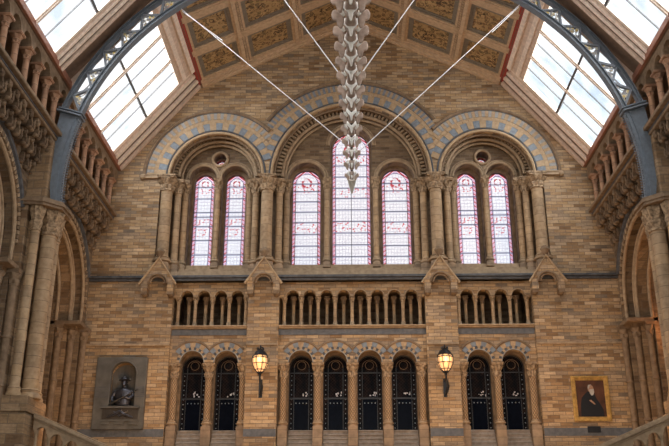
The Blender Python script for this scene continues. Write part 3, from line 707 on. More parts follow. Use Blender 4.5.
# big clustered piers
for sx, nm in ((-1, 'left'), (1, 'right')):
    for pi_, pc in enumerate(PC[:1]):
        t = thing('clustered_pier', f'clustered stone pier of shafts carrying the iron truss on the {nm} side', 'pier', (sx * 10.4, pc, 0), 0, 'clustered piers')
        S = -sx                                  # towards the hall
        fx = lambda x, y, z, S=S: (S * x, y, z)
        MB(fx).box(-0.5, 0.42, -0.62, 0.62, 0, 5.6).box(-0.5, 0.02, -0.60, 0.60, 5.6, 12.0).box(-0.5, -0.2, -0.86, 0.86, 5.6, 12.5).build('core', 'brick_pier', t)
        MB(fx).box(-0.5, 0.58, -0.88, 0.88, 0, 5.75).box(-0.5, 0.64, -0.94, 0.94, 5.75, 5.86).box(-0.5, 0.58, -0.86, 0.86, 5.86, 6.25).build('pedestal', 'brick_pier', t, bevel=0.02)
        for (x, y, r) in ((0.34, -0.12, 0.25), (0.06, -0.66, 0.155), (0.34, 0.45, 0.16), (0.06, 0.72, 0.155)):
            s = MB(fx).lathe([(r * 1.5, 6.25), (r * 1.5, 6.33), (r * 1.2, 6.42), (r * 1.3, 6.5), (r, 6.56), (r * 0.97, 11.68)], x, y, 18)
            s.build('shaft', 'shaft', t, True)
            c = MB(fx).lathe([(r * 1.15, 11.62), (r * 1.15, 11.68), (r * 1.0, 11.72), (r * 1.25, 11.9), (r * 1.12, 12.02), (r * 1.45, 12.24), (r * 1.62, 12.4), (r * 1.4, 12.48)], x, y, 32,
                             mod=lambda a, i: 1 + (0.14 if i in (3, 5, 6) else 0.02) * math.cos(8 * a))
            c.build('capital', 'carved', t, True)
        im = MB(fx)
        for z_, e in ((12.46, -0.02), (12.55, 0.05), (12.63, 0.0)):
            P = [(-0.5, -1.05 - e), (0.30, -0.95 - e), (0.80 + e, -0.45), (0.80 + e, 0.45), (0.30, 0.95 + e), (-0.5, 1.05 + e)]
            im2 = [(p[0], p[1], z_) for p in P] + [(p[0], p[1], z_ + 0.09) for p in P]
            im.add(im2, [tuple(range(6)), tuple(range(6, 12))] + [(i, (i + 1) % 6, 6 + (i + 1) % 6, 6 + i) for i in range(6)])
        im.build('impost_block', 'stone_brown', t)
        MB(fx).box(-0.5, 0.22, -0.55, 0.55, 12.72, 15.06).build('upper_pier', 'brick_pier', t, bevel=0.05)

# ================================================================== ROOF
def slope(sx, P0, P1):
    ax, az = P1[0] - P0[0], P1[1] - P0[1]; L = math.hypot(ax, az); ax /= L; az /= L
    # s up the slope, y along the hall, n inwards (down into the hall)
    return (lambda s, y, n: (sx * (P0[0] + ax * s + (-az) * n), y, P0[1] + az * s + ax * n)), L
nw = nwin
roof = struct_empty('ceiling')
for sx, nm in ((-1, 'left'), (1, 'right')):
    XF, L = slope(sx, (10.1, 17.6), (6.93, 21.6))
    # n is measured towards outside for positive values of (-az): fix sign so that positive n points into the hall
    F = lambda s, y, n, XF=XF: XF(s, y, n)
    def N(s, y, n, XF=XF): return XF(s, y, n)
    test = XF(0, 0, 1); inward = abs(test[0]) < 10.1
    K = 1 if inward else -1
    def P(s, y, n, XF=XF, K=K): return XF(s, y, K * n)
    bays_r = [(-1.35, -7.0), (-8.95, -14.6), (-16.55, -22.2)] + [(-24.15 - 7.6 * i, -29.8 - 7.6 * i) for i in range(4)]
    # principal timbers and mouldings
    tb = MB(P)
    for (ya, yb) in ((0.0, -1.35),):
        pass
    def frame_side(y_outer, y_inner, d):
        """stepped mouldings from y_outer (at the principal) to y_inner (at the glass)"""
        m = MB(P); n_ = 7; w = (y_inner - y_outer) / n_
        for i in range(n_):
            a, b = y_outer + w * i, y_outer + w * (i + 1)
            m.box(-0.1, L, min(a, b), max(a, b), -0.12, 0.26 - 0.035 * i - (0.07 if i % 2 else 0.0), (0, 2, 1, 2, 1, 0, 1)[i])
        return m
    for k, (ya, yb) in enumerate(bays_r):
        frame_side(0.0 if k == 0 else ya + 0.75, ya, 0).build('moulded_frame', ['timber', 'timber_lt', 'timber_dk'], roof)
        frame_side(yb - 0.08, yb, 0).build('moulded_frame', ['timber', 'timber_lt', 'timber_dk'], roof)
        m = MB(P)
        for i, (s0, s1, n_) in enumerate(((4.2, 4.42, 0.06), (4.42, 4.62, 0.14), (4.62, 4.9, 0.1), (4.9, L, 0.2))): m.box(s0, s1, yb, ya, -0.12, n_, i % 2)
        m.box(-0.12, 0.06, yb, ya, -0.12, 0.08); m.build('head_moulding', ['timber', 'timber_lt'], roof)
        MB(P).box(-0.2, L + 0.1, yb - 1.2, yb - 0.08, -0.12, -0.03).build('principal_rafter', 'timber_dk', roof, bevel=0.02)
        w = struct_empty(f'window_{nw}'); nw += 1
        MB(P).box(0, 4.2, yb, ya, -0.02, -0.008).build('pane', 'glass', w)
        span = ya - yb
        thick = MB(P); thin = MB(P)
        for fr_ in (0.33, 0.66):
            y = ya - span * fr_; thick.box(0, 4.2, y - 0.11, y + 0.11, -0.03, 0.08).box(0, 4.2, y - 0.04, y + 0.04, 0.08, 0.13)
        thick.build('mullion', 'timber_lt', w)
        for fr_ in (0.165, 0.495, 0.83):
            y = ya - span * fr_; thin.box(0, 4.2, y - 0.014, y + 0.014, -0.03, 0.02)
        thin.build('glazing_bar', 'bar', w)
        MB(P).box(2.10, 2.20, yb, ya, -0.03, 0.06).build('transom', 'bar', w)
    MB(P).box(L - 0.02, L + 0.24, YB, 0.0, -0.12, 0.16).build('red_strip', 'red', roof)
    rs = MB(P)
    for i in range(150): rs.box(L + 0.07, L + 0.15, -0.08 - i * 0.148, -0.02 - i * 0.148, 0.16, 0.17)
    rs.build('red_strip_pattern', 'timber_dk', roof)
    # painted ceiling
    XF2, L2 = slope(sx, (6.93, 21.62), (0.0, 24.9))
    t2 = XF2(3, 0, 1); K2 = 1 if t2[2] < XF2(3, 0, 0)[2] else -1
    def Q(s, y, n, XF2=XF2, K2=K2): return XF2(s, y, K2 * n)
    cols = [(0.28, 2.30), (2.62, 4.88), (5.20, L2 - 0.16)]
    rows = [(-0.30, -2.24), (-2.62, -4.70), (-5.05, -6.65), (-7.55, -9.7), (-10.0, -12.2), (-12.5, -14.25)]
    for (s0, s1) in cols:
        for (ya, yb) in rows:
            MB(Q).box(s0, s1, yb, ya, -0.10, -0.04).build('painted_panel', 'painted', roof)
            f = MB(Q)
            for d, n_, m_ in ((0.0, 0.06, 0), (0.10, 0.02, 1), (0.2, -0.015, 1)):
                e = 0.10
                f.box(s0 + d, s0 + d + e, yb + d, ya - d, -0.1, n_, m_).box(s1 - d - e, s1 - d, yb + d, ya - d, -0.1, n_, m_)
                f.box(s0 + d + e, s1 - d - e, yb + d, yb + d + e, -0.1, n_, m_).box(s0 + d + e, s1 - d - e, ya - d - e, ya - d, -0.1, n_, m_)
            f.build('panel_moulding', ['rib', 'rib_dk'], roof)
    r = MB(Q)
    for a, b in ((2.30, 2.46), (4.88, 5.04), (L2 - 0.16, L2)): r.box(a, b, YB, 0, -0.1, 0.16)
    for a, b in ((0.0, -0.30), (-2.24, -2.62), (-4.70, -5.05), (-6.65, -7.55), (-9.7, -10.0), (-12.2, -12.5), (-14.25, YB)): r.box(0.2, L2, b, a, -0.1, 0.09)
    r.build('ceiling_rib', 'rib', roof)
    dn = MB(Q)
    for a in (2.46, 5.04):
        dn.box(a, a + 0.16, YB, 0, -0.1, 0.05, 0)
        for i in range(90): dn.box(a + 0.03, a + 0.13, -0.12 - i * 0.16 - 0.08, -0.12 - i * 0.16, 0.05, 0.12, 1)
    dn.build('dentil_strip', ['timber_dk', 'rib'], roof)
    MB(Q).box(-0.1, L2 + 0.05, YB, 0.3, -0.25, -0.1).build('ceiling_board', 'timber_dk', roof)
    MB(Q).box(0.2, L2, -0.12, 0.0, -0.1, 0.30).box(0.2, L2, -0.22, -0.12, -0.1, 0.2).build('wall_cornice', 'rib', roof)

# ---- iron roof truss
tr = thing('iron_roof_truss', 'blue-grey arched iron lattice truss spanning the hall in front of the end wall', 'truss', (0, -7.35, 0))
cxo, czo, RI, RO = 1.0, 13.48, 8.87, 9.50
def chord(sx, r, a0, a1, n=40):
    return [(sx * (-cxo - r * math.cos(a0 + (a1 - a0) * i / n)), czo + r * math.sin(a0 + (a1 - a0) * i / n)) for i in range(n + 1)]
def flat_chord(mb, pts, hw, dep, m=0):
    """I-shaped curved rib: pts in XZ; hw half thickness in plane, dep half depth along Y"""
    n = len(pts)
    for (t0, t1, d) in ((-hw, -hw * 0.6, dep), (-hw * 0.6, hw * 0.6, dep * 0.45), (hw * 0.6, hw, dep)):
        vs = []; fs = []
        for i, p in enumerate(pts):
            q0, q1 = pts[max(0, i - 1)], pts[min(n - 1, i + 1)]; dx, dz = q1[0] - q0[0], q1[1] - q0[1]; l = math.hypot(dx, dz); nx, nz = -dz / l, dx / l
            for t, y in ((t0, -d), (t1, -d), (t1, d), (t0, d)): vs.append((p[0] + nx * t, y, p[1] + nz * t))
        for i in range(n - 1):
            for q in range(4): fs.append((4 * i + q, 4 * i + (q + 1) % 4, 4 * i + 4 + (q + 1) % 4, 4 * i + 4 + q))
        fs += [(0, 1, 2, 3), tuple(4 * (n - 1) + q for q in (3, 2, 1, 0))]
        mb.add(vs, fs, m)
for sx in (-1, 1):
    S = -sx
    def ch(r, a0, a1, n=40): return [(sx * (cxo + r * math.cos(a0 + (a1 - a0) * i / n)), czo + r * math.sin(a0 + (a1 - a0) * i / n)) for i in range(n + 1)]
    aj = math.acos(-cxo / RI)
    m = MB(); flat_chord(m, ch(RI, math.radians(-5.0), aj), 0.085, 0.14); m.build('inner_chord', 'iron', tr, True)
    m = MB(); flat_chord(m, ch(RO, math.radians(16.5), math.acos(-cxo / RO)), 0.075, 0.12); m.build('outer_chord', 'iron', tr, True)
    # solid web foot between pier and lattice
    n = 16; a0, a1 = math.radians(-5.0), math.radians(16.5); vs = []; fs = []
    for i in range(n + 1):
        a = a0 + (a1 - a0) * i / n; ro = RI + 0.22 + 0.42 * (i / n)
        for r_, y in ((RI - 0.1, -0.10), (ro, -0.10), (ro, 0.10), (RI - 0.1, 0.10)): vs.append((sx * (cxo + r_ * math.cos(a)), y, czo + r_ * math.sin(a)))
    for i in range(n):
        for q in range(4): fs.append((4 * i + q, 4 * i + (q + 1) % 4, 4 * i + 4 + (q + 1) % 4, 4 * i + 4 + q))
    fs += [(0, 1, 2, 3), tuple(4 * n + q for q in (3, 2, 1, 0))]
    wf = MB().add(vs, fs)
    for i in range(34):
        a_ = math.radians(-4 + 20.5 * i / 33)
        for yy in (-0.13, 0.13): wf.ball((sx * (cxo + (RI - 0.13) * math.cos(a_)), yy, czo + (RI - 0.13) * math.sin(a_)), 0.03, 0.03, 0.03, 6, 4, 1)
    wf.build('web_foot', ['iron', 'iron'], tr, True)
    m = MB(); a = math.radians(16.8)
    for (d0, d1, y) in ((-0.06, 0.0, 0.26), (0.06, 0.11, 0.22)):
        vs = []
        for r_, yy in ((RI - 0.16, -y), (RO + 0.12, -y), (RO + 0.12, y), (RI - 0.16, y)):
            for d in (d0, d1): vs.append((sx * (cxo + r_ * math.cos(a) - d * math.sin(a)), yy, czo + r_ * math.sin(a) + d * math.cos(a)))
        m.add(vs, [(0, 2, 4, 6), (1, 3, 5, 7), (0, 1, 3, 2), (2, 3, 5, 4), (4, 5, 7, 6), (6, 7, 1, 0)])
    m.build('collar_plate', 'iron', tr)
    # lattice: zig-zag struts with gilded foliage panels in alternate triangles
    step = math.radians(4.1); a = math.radians(18.2); inner = True; k = 0
    node = lambda r, a: (sx * (cxo + r * math.cos(a)), 0.0, czo + r * math.sin(a))
    st_ = []
    while a < math.radians(92):
        st_.append(node(RI + 0.08 if k % 2 == 0 else RO - 0.08, a)); a += step / 1.35; k += 1
    for i in range(len(st_) - 1):
        p, q = Vector(st_[i]), Vector(st_[i + 1]); d = (q - p).normalized(); nn = Vector((-d.z, 0, d.x)) * 0.042
        m = MB(); vs = [tuple(p + nn * s1 + Vector((0, y, 0))) for s1 in (-1, 1) for y in (-0.06, 0.06)] + [tuple(q + nn * s1 + Vector((0, y, 0))) for s1 in (-1, 1) for y in (-0.06, 0.06)]
        m.add(vs, [(0, 1, 3, 2), (4, 5, 7, 6), (0, 4, 6, 2), (1, 5, 7, 3), (0, 1, 5, 4), (2, 3, 7, 6)]); m.build('lattice_strut', 'iron_lt', tr)
    for i in range(0, len(st_) - 2, 2):
        # triangle with base on the inner chord
        p0, p1, p2 = [Vector(st_[i + j]) for j in range(3)]
        if i % 4 == 2: pass
        tri = [p0, p1, p2]; c = sum(tri, Vector()) / 3
        m = MB(); rr = random.Random(i + 5)
        for q in range(16):
            u, v = rr.random(), rr.random()
            if u + v > 1: u, v = 1 - u, 1 - v
            pt = c + ((p0 + (p1 - p0) * u + (p2 - p0) * v) - c) * 0.82; a_ = rr.random() * PI
            m.ball((pt.x, 0.0, pt.z), 0.035 + 0.05 * abs(math.cos(a_)), 0.02, 0.035 + 0.05 * abs(math.sin(a_)), 6, 4)
        for q in range(3):
            e0, e1 = tri[q] + (c - tri[q]) * 0.25, tri[(q + 1) % 3] + (c - tri[(q + 1) % 3]) * 0.25
            mid = (e0 + e1) / 2 + (c - (e0 + e1) / 2) * 0.5; m.tube([tuple(e0), tuple(mid), tuple(e1)], 0.018, 5)
        m.build('gilded_foliage', 'gold_panel', tr, True)

# ================================================================== FLOOR, LANDING
MB().box(-16, 16, -60, 0.0, -0.4, 0.0).build('floor', 'floor', None, kind='structure')
MB().box(-10.85, 10.85, -5.2, 0.0, 4.2, 4.6).build('trim_5', 'floor', None, kind='structure')
for sx in (-1, 1):
    a, b = sorted((sx * 10.9, sx * 16.4)); MB().box(a, b, YB, 0.0, 4.2, 4.6).build('trim_6' if sx < 0 else 'trim_7', 'floor', None, kind='structure')

wf_ = struct_empty('wall_front')
MB(lambda u, v, w: (u, YB - w, v)).slab(out, [light_hole(c, 1.5, 8, 17, 20) for c in (-5, 0, 5)], 0.0, 0.6).build('brick_face', 'brick', wf_)

# ================================================================== FURNISHINGS
# wall lanterns
lt = thing('wall_lantern', '', 'lantern', (0, 0, 0))
hexo = lambda r, z, n=8: [(r * math.cos(2 * PI * i / n + PI / n), r * math.sin(2 * PI * i / n + PI / n), z) for i in range(n)]
g = MB().lathe([(0.10, -0.42), (0.20, -0.34), (0.30, -0.12), (0.31, 0.12), (0.26, 0.22)], k=8); g.build('glass_globe', 'lampglass', lt)
c = MB()
for r_, z in ((0.205, -0.34), (0.315, -0.10), (0.325, 0.12), (0.27, 0.22)):
    p = hexo(r_, z); c.tube(p + [p[0]], 0.018, 5)
for i in range(8):
    c.tube([hexo(r_, z)[i] for r_, z in ((0.11, -0.42), (0.205, -0.34), (0.315, -0.10), (0.325, 0.12), (0.27, 0.22))], 0.014, 5)
c.build('cage', 'black', lt)
cr_ = MB().lathe([(0.33, 0.20), (0.27, 0.26), (0.22, 0.36), (0.13, 0.42), (0.10, 0.47)], k=8)
for i in range(8):
    a = 2 * PI * i / 8; cr_.ball((0.12 * math.cos(a), 0.12 * math.sin(a), 0.50), 0.03, 0.03, 0.06, 6, 4)
cr_.ball((0, 0, 0.56), 0.05, 0.05, 0.08, 8, 6); cr_.build('crown', 'black', lt, True)
MB().lathe([(0.12, -0.42), (0.14, -0.46), (0.06, -0.50), (0.05, -0.58)], k=10).build('lamp_base', 'black', lt, True)
br = MB().tube([(0, 0, -0.56), (0.01, 0.0, -0.72), (0.05, 0.05, -0.84), (0.09, 0.12, -0.98), (0.05, 0.22, -1.12), (0.02, 0.34, -1.22), (0.0, 0.46, -1.26)], [0.035, 0.04, 0.05, 0.05, 0.055, 0.05, 0.04], 8)
br.tube([(0, 0.02, -0.66), (0.0, 0.24, -0.68), (0, 0.48, -0.74)], 0.025, 6).box(-0.07, 0.07, 0.46, 0.50, -1.34, -0.62)
br.build('bracket', 'black', lt, True)
MB().lathe([(0.02, -0.2), (0.06, -0.12), (0.08, 0.0), (0.05, 0.1), (0.01, 0.14)], k=10).build('bulb', 'bulb', lt, True)
for i, x in enumerate((-3.62, 3.62)):
    o = lt if i == 0 else copy_tree(lt, None)
    o.location = (x, -0.50, 8.86); o['group'] = 'lit wall lanterns'
    o['label'] = ('lit black iron lantern on the left pilaster of the lower arcade' if i == 0 else 'lit black iron lantern on the right pilaster of the lower arcade')
    d = bpy.data.lights.new('lantern_light', 'POINT'); d.energy = 9; d.color = (1, 0.62, 0.3); d.shadow_soft_size = 0.1
    l = bpy.data.objects.new('lantern_light', d); C.objects.link(l); l.location = (x, -0.95, 8.86)

# memorial tablet with niche
mt = thing('memorial_tablet', 'dark grey stone memorial tablet with an arched niche on the left wall', 'memorial', (-9.13, 0, 6.29))
nx = 0.10
fr = MB(ID).slab([(-1.0, 0), (1.0, 0), (1.0, 2.82), (-1.0, 2.82)], [light_hole(nx, 0.49, 0.86, 2.14, 18)], -0.22, -0.002); fr.build('tablet', 'plaque', mt, bevel=0.02)
nb_ = MB(ID)
NV = [];
for i in range(13):
    a_ = PI * i / 12; x_, d_ = nx - 0.5 * math.cos(a_), -0.02 + 0.36 * math.sin(a_); NV += [(x_, 0.86, d_), (x_, 2.66, d_)]
nb_.add(NV, [(2 * i, 2 * i + 2, 2 * i + 3, 2 * i + 1) for i in range(12)] + [tuple(2 * i for i in range(13))]).build('niche_back', 'plaque', mt)
MB(ID).roll(nx, 2.14, 0.52, -0.22, 0.025, 20).build('niche_edge', 'plaque', mt, True)
rl = MB(ID).box(nx - 0.70, nx + 0.70, 0.36, 0.83, -0.26, -0.2, 0); rl.box(nx - 0.76, nx + 0.76, 0.80, 0.87, -0.36, -0.2, 1).box(nx - 0.74, nx + 0.74, 0.30, 0.37, -0.30, -0.2, 1)
for dx in (-0.55, 0.0, 0.55): rl.box(nx + dx - 0.18, nx + dx + 0.18, 0.18, 0.30, -0.28, -0.2, 1)
rl.build('relief_panel', ['plaque_dk', 'plaque'], mt)
r2 = MB(ID).tube([(nx - 0.5, 0.46, -0.27), (nx - 0.2, 0.55, -0.28), (nx, 0.68, -0.29), (nx + 0.2, 0.55, -0.28), (nx + 0.5, 0.46, -0.27)], [0.03, 0.06, 0.08, 0.06, 0.03], 8)
r2.tube([(nx - 0.25, 0.68, -0.27), (nx, 0.5, -0.28), (nx + 0.3, 0.7, -0.27)], [0.02, 0.05, 0.02], 8).ball((nx + 0.04, 0.74, -0.29), 0.05, 0.05, 0.04)
r2.build('carved_animals', 'bronze', mt, True)
for s_, x0, x1 in ((-1, -0.97, -0.44), (1, 0.62, 0.97)):
    ins = MB(ID)
    for k in range(6): ins.box(x0, x1, 1.24 + 0.075 * k, 1.27 + 0.075 * k, -0.228, -0.219)
    ins.build('inscription_lines', 'slate', mt)
# bronze half-length figure in the niche
bu = thing('bronze_bust', 'dark bronze half-length figure in a brimmed hat holding a rifle, in the wall niche', 'statue', (-9.03, 0.02, 7.22))
b = MB().lathe([(0.27, 0.0), (0.30, 0.1), (0.31, 0.28), (0.34, 0.45), (0.33, 0.58), (0.22, 0.68), (0.10, 0.73), (0.085, 0.80)], k=20, sy=0.55)
b.ball((0, -0.03, 0.93), 0.115, 0.125, 0.155); b.ball((0, -0.155, 0.92), 0.022, 0.035, 0.03, 8, 6); b.ball((0, -0.12, 0.83), 0.07, 0.06, 0.08)
b.ball((0.11, -0.02, 0.92), 0.02, 0.03, 0.04, 6, 5).ball((-0.11, -0.02, 0.92), 0.02, 0.03, 0.04, 6, 5)
b.tube([(-0.31, 0, 0.58), (-0.42, -0.04, 0.36), (-0.38, -0.16, 0.16), (-0.15, -0.26, 0.14), (-0.06, -0.27, 0.16)], [0.09, 0.08, 0.065, 0.05, 0.045], 10)
b.tube([(0.31, 0, 0.58), (0.40, -0.06, 0.38), (0.30, -0.2, 0.26), (0.16, -0.26, 0.30), (0.08, -0.27, 0.32)], [0.09, 0.08, 0.065, 0.05, 0.045], 10)
for q in range(4): b.tube([(0.10 - 0.02 * q, -0.29, 0.34 - 0.02 * q), (0.06 - 0.02 * q, -0.33, 0.33 - 0.02 * q), (0.03 - 0.02 * q, -0.29, 0.29 - 0.02 * q)], 0.014, 6)
bo = b.build('body', 'bronze', bu, True)
rm = bo.modifiers.new('remesh', 'REMESH'); rm.mode = 'VOXEL'; rm.voxel_size = 0.016; rm.use_smooth_shade = True
MB().lathe([(0.22, 1.0), (0.235, 1.015), (0.13, 1.03), (0.125, 1.10), (0.09, 1.15), (0.02, 1.16)], 0, -0.03, 20).build('hat', 'bronze', bu, True)
MB().tube([(-0.42, -0.30, 0.05), (-0.1, -0.32, 0.2), (0.2, -0.31, 0.36), (0.62, -0.28, 0.60)], [0.045, 0.035, 0.022, 0.016], 8).build('rifle', 'black', bu, True)
MB().box(-0.36, 0.36, -0.13, 0.14, -0.07, 0.02).build('pedestal', 'plaque_dk', bu)

# portrait painting
pt = thing('framed_portrait', 'gilt-framed dark portrait of a seated white-bearded person in black, on the right wall', 'painting', (9.24, -0.02, 6.57))
fm = MB()
for d, w_, t_ in ((0.0, 0.07, -0.10), (0.07, 0.06, -0.075), (0.13, 0.04, -0.055)):
    x, zt = 0.72 - d, 1.74 - d
    fm.box(-x, -x + w_, t_, 0, d, zt).box(x - w_, x, t_, 0, d, zt).box(-x + w_, x - w_, t_, 0, d, d + w_).box(-x + w_, x - w_, t_, 0, zt - w_, zt)
fm.build('frame', 'gilt', pt, bevel=0.01)
g = G('portrait_canvas'); f = g.noise(g.obj(), 2.2, 3); M['canvas'] = g.pbr(g.ramp(f, [(0.3, (0.035, 0.018, 0.012)), (0.7, (0.12, 0.05, 0.028))]), 0.4)
cv = MB(ID).slab([(-0.56, 0.16), (0.56, 0.16), (0.56, 1.58), (-0.56, 1.58)], [], -0.035, 0.0).build('canvas', 'canvas', pt)
M['coat'] = simple('painted_black_coat', (0.006, 0.007, 0.010), 0.5); M['flesh'] = simple('painted_skin', (0.34, 0.20, 0.13), 0.5); M['beard'] = simple('painted_white_beard', (0.42, 0.40, 0.37), 0.5)
MB(ID).slab([(-0.44, 0.17), (0.46, 0.17), (0.44, 0.45), (0.36, 0.62), (0.22, 0.85), (0.15, 1.05), (0.02, 1.14), (-0.1, 1.15), (-0.22, 1.05), (-0.36, 0.9), (-0.42, 0.6)], [], -0.038, -0.035).build('painted_coat', 'coat', cv)
MB(ID).slab([(0.02 + 0.115 * math.cos(t * PI / 12), 1.25 + 0.15 * math.sin(t * PI / 12)) for t in range(24)], [], -0.040, -0.035).build('painted_face', 'flesh', cv)
MB(ID).slab([(-0.04, 1.22), (0.14, 1.24), (0.15, 1.12), (0.10, 1.0), (0.04, 0.98), (-0.02, 1.06)], [], -0.042, -0.038).build('painted_beard', 'beard', cv)
MB(ID).slab([(-0.09, 1.30), (-0.06, 1.40), (0.06, 1.41), (0.0, 1.36), (-0.06, 1.22)], [], -0.042, -0.038).build('painted_hair', 'beard', cv)
MB(ID).slab([(-0.08, 0.80), (0.0, 0.82), (0.12, 0.70), (0.16, 0.64), (0.10, 0.64), (-0.02, 0.74)], [], -0.041, -0.037).build('painted_hands', 'flesh', cv)
tag(MB(ID).box(9.0, 9.5, 6.15, 6.38, -0.04, -0.005).build('name_plate', 'black', None, bevel=0.01), 'small black name plate on the wall under the gilt-framed portrait', 'plate')

# stair balustrades at the corners of the landing
for sx, nm in ((-1, 'left'), (1, 'right')):
    t = thing('stair_balustrade', f'sloping stone stair balustrade with small arches at the bottom {nm} corner', 'balustrade', (sx * 10.0, -7.3, 0), 0, 'stone stair balustrades')
    S = -sx; fx = lambda x, y, z, S=S: (S * x, y, z)
    sl_ = -0.415; x1 = 4.2; z0 = 5.86; xs = 0.26
    tz = lambda x: z0 + sl_ * x
    def slope_box(mb, xa, xb, za, zb, ya, yb, m=0):
        vs = [(x, y, tz(x) + z) for x in (xa, xb) for y in (ya, yb) for z in (za, zb)]
        mb.add(vs, [(0, 1, 3, 2), (4, 6, 7, 5), (0, 4, 5, 1), (2, 3, 7, 6), (0, 2, 6, 4), (1, 5, 7, 3)], m)
    r_ = MB(fx); slope_box(r_, xs, x1, -0.10, 0.0, -0.17, 0.17); slope_box(r_, xs, x1, 0.0, 0.05, -0.12, 0.12); slope_box(r_, xs, x1, -0.17, -0.10, -0.12, 0.12); r_.build('handrail', 'stone', t, bevel=0.015)
    fxw = lambda u, v, w, S=S: (S * u, w, v)
    ns = 8; pitch = (x1 - xs) / ns
    pan = [(xs, tz(xs) - 0.17)]
    pan += [(x1, tz(x1) - 0.17), (x1, tz(x1) - 0.42)]
    for i in reversed(range(ns)):
        cx_ = xs + pitch * (i + 0.5); cz_ = tz(cx_) - 0.46; rr_ = pitch * 0.36
        pan += [(cx_ + rr_ * math.cos(a_), cz_ + rr_ * math.sin(a_)) for a_ in [PI * q / 10 for q in range(11)]]
    pan += [(xs, tz(xs) - 0.42)]
    MB(fxw).slab(pan, [], -0.09, 0.09).build('arched_panel', 'stone', t)
    for i in range(ns + 1):
        x = min(max(xs + pitch * i, xs + 0.09), x1 - 0.09); zt = tz(x) - 0.44
        MB(fx).lathe([(0.075, zt - 0.72), (0.08, zt - 0.66), (0.05, zt - 0.62), (0.046, zt - 0.16), (0.055, zt - 0.13), (0.08, zt - 0.02), (0.085, zt + 0.03)], x, 0, 12).build('baluster', 'stone', t, True)
    r_ = MB(fx); slope_box(r_, xs, x1, -1.35, -1.15, -0.16, 0.16); slope_box(r_, xs, x1, -2.1, -1.35, -0.10, 0.10); r_.build('string', 'stone', t)

# small uplight in the right aisle
t = thing('aisle_spotlight', 'small lit spotlight glowing orange inside the right-hand arch', 'spotlight', (12.0, -1.0, 10.5))
MB().lathe([(0.05, -0.1), (0.08, 0.0), (0.08, 0.12)], k=10).build('housing', 'black', t, True)
MB().ball((0, 0, 0.14), 0.06, 0.06, 0.04).build('bulb', 'bulb', t, True)
d = bpy.data.lights.new('aisle_lamp', 'POINT'); d.energy = 60; d.color = (1, 0.4, 0.15); d.shadow_soft_size = 0.1
l = bpy.data.objects.new('aisle_lamp', d); C.objects.link(l); l.location = (12.4, -1.6, 9.8)

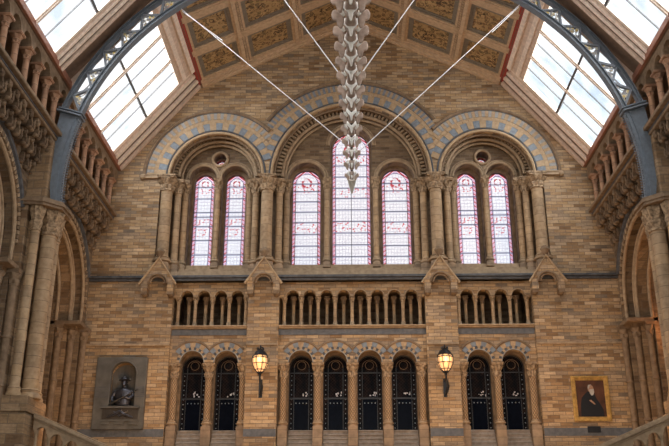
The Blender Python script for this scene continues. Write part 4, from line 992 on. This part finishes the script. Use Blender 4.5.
# ================================================================== WHALE SKELETON (tail)
sk = thing('whale_skeleton', 'suspended whale skeleton tail, a tapering chain of pale winged vertebrae', 'skeleton', (0.02, -12.0, 11.42))
def vertebra(i, y, z, w, L_):
    """w = full width over the processes; L_ = spacing. bone axis along -Y"""
    v = bpy.data.objects.new('vertebra', None); C.objects.link(v); v.parent = sk; v.location = (0, y, z); v.empty_display_size = 0.1
    s = w / 0.75; k = min(1.0, max(0.0, (w - 0.36) / 0.3))
    prof = [(0.08, -0.30), (0.125, -0.26), (0.09, 0.0), (0.125, 0.26), (0.08, 0.30)]
    MB(lambda x, yy, zz: (x * s, zz * L_ * 1.25, yy * s)).lathe(prof, k=14).build('centrum', 'bone_br', v, True)
    for sx in (-1, 1):
        # paddle-shaped transverse process, hanging slightly down and widening to a rounded tip
        xo = 0.375
        P_ = [(0.12, 0.08), (0.23, 0.10), (0.30, 0.17), (0.35, 0.16), (xo, 0.10), (xo, 0.03), (0.34, -0.03), (0.275, -0.05), (0.255, -0.14), (0.215, -0.20), (0.165, -0.20), (0.135, -0.10)]
        P_ = [(p[0], p[1] * 1.05) for p in P_]
        vs = []; n = len(P_)
        for (px_, py_) in P_:
            dz = -0.10 * (px_ / xo) * 0.6
            vs.append((sx * px_ * s, -py_ * 0.2 * s, (py_ * 1.0 + dz) * s + 0.0))
        # build as slab with thickness along Y
        vs2 = [(x, yy - 0.035 * s, zz) for x, yy, zz in vs] + [(x, yy + 0.035 * s, zz) for x, yy, zz in vs]
        fs = [tuple(range(n)), tuple(range(n, 2 * n))] + [(a, (a + 1) % n, n + (a + 1) % n, n + a) for a in range(n)]
        m = MB().add(vs2, fs); o = m.build('transverse_process', 'bone_br', v, True)
        bv = o.modifiers.new('bevel', 'BEVEL'); bv.width = 0.025 * s; bv.segments = 3
        # pale prong beside the centrum (articular process)
        MB().tube([(sx * 0.215 * s, -0.13 * s, 0.13 * s), (sx * 0.20 * s, -0.12 * s, 0.05 * s), (sx * 0.13 * s, -0.10 * s, -0.05 * s)], [0.04 * s, 0.048 * s, 0.03 * s], 8).build('articular_process', 'bone', v, True)
    # Y-shaped chevron bone under the centrum
    m = MB()
    for sx in (-1, 1): m.tube([(sx * 0.15 * s, -0.16 * s, 0.20 * s), (sx * 0.12 * s, -0.26 * s, 0.06 * s), (0, -0.30 * s, -0.09 * s)], [0.036 * s, 0.05 * s, 0.058 * s], 8)
    m.tube([(0, -0.30 * s, -0.07 * s), (0, -0.30 * s, -0.19 * s), (0, -0.28 * s, -0.29 * s)], [0.06 * s, 0.042 * s, 0.02 * s], 8)
    m.build('chevron', 'bone', v, True)
    MB().tube([(0, 0.10 * s, 0.0), (0, 0.2 * s, 0.05 * s), (0, 0.32 * s, 0.1 * s)], [0.07 * s, 0.05 * s, 0.03 * s], 8).build('neural_spine', 'bone_br', v, True)
nv = 17; yv = 0.25
for i in range(nv):
    tt = i / 12.0
    w = 0.40 + 0.38 * min(tt, 1.05) ** 0.9
    yy = -(0.25 + i * 0.66 - i * i * 0.0065)
    vertebra(i, yy, 0.03 * i + 0.05, w, 0.55)
MB().tube([(0, 0.25, -0.27), (0, 0.1, -0.05), (0, -0.1, 0.05)], [0.02, 0.10, 0.13], 10).build('tail_tip', 'bone', sk, True)
MB().tube([(0, -0.2, 0.12), (0, -9.6, 0.45)], 0.035, 8).build('steel_armature', 'black', sk, True)

# suspension cables
def cable(label, pts, r=0.017):
    o = MB().tube(pts, r * 0.8, 6).build('suspension_cable', 'cable', None, True); tag(o, label, 'cable', 'thin steel suspension cables'); return o
cable('pale steel cable from the left of the truss down to the lower tail', [(-6.35, -7.1, 20.75), (-0.12, -13.6, 11.75)])
cable('second steel cable beside the long left one, close to the truss', [(-6.2, -7.1, 20.55), (-4.3, -9.1, 17.95)])
cable('pale steel cable from the right of the truss down to the lower tail', [(6.35, -7.1, 20.75), (0.12, -13.2, 11.65)])
cable('second steel cable beside the long right one, close to the truss', [(6.2, -7.1, 20.55), (4.9, -8.5, 18.55)])
cable('steel cable crossing the ceiling to the upper left of the tail', [(-3.2, -14.2, 18.1), (-0.2, -16.6, 12.0)])
cable('steel cable crossing the ceiling to the upper right of the tail', [(3.2, -14.2, 18.1), (0.2, -16.6, 12.0)])
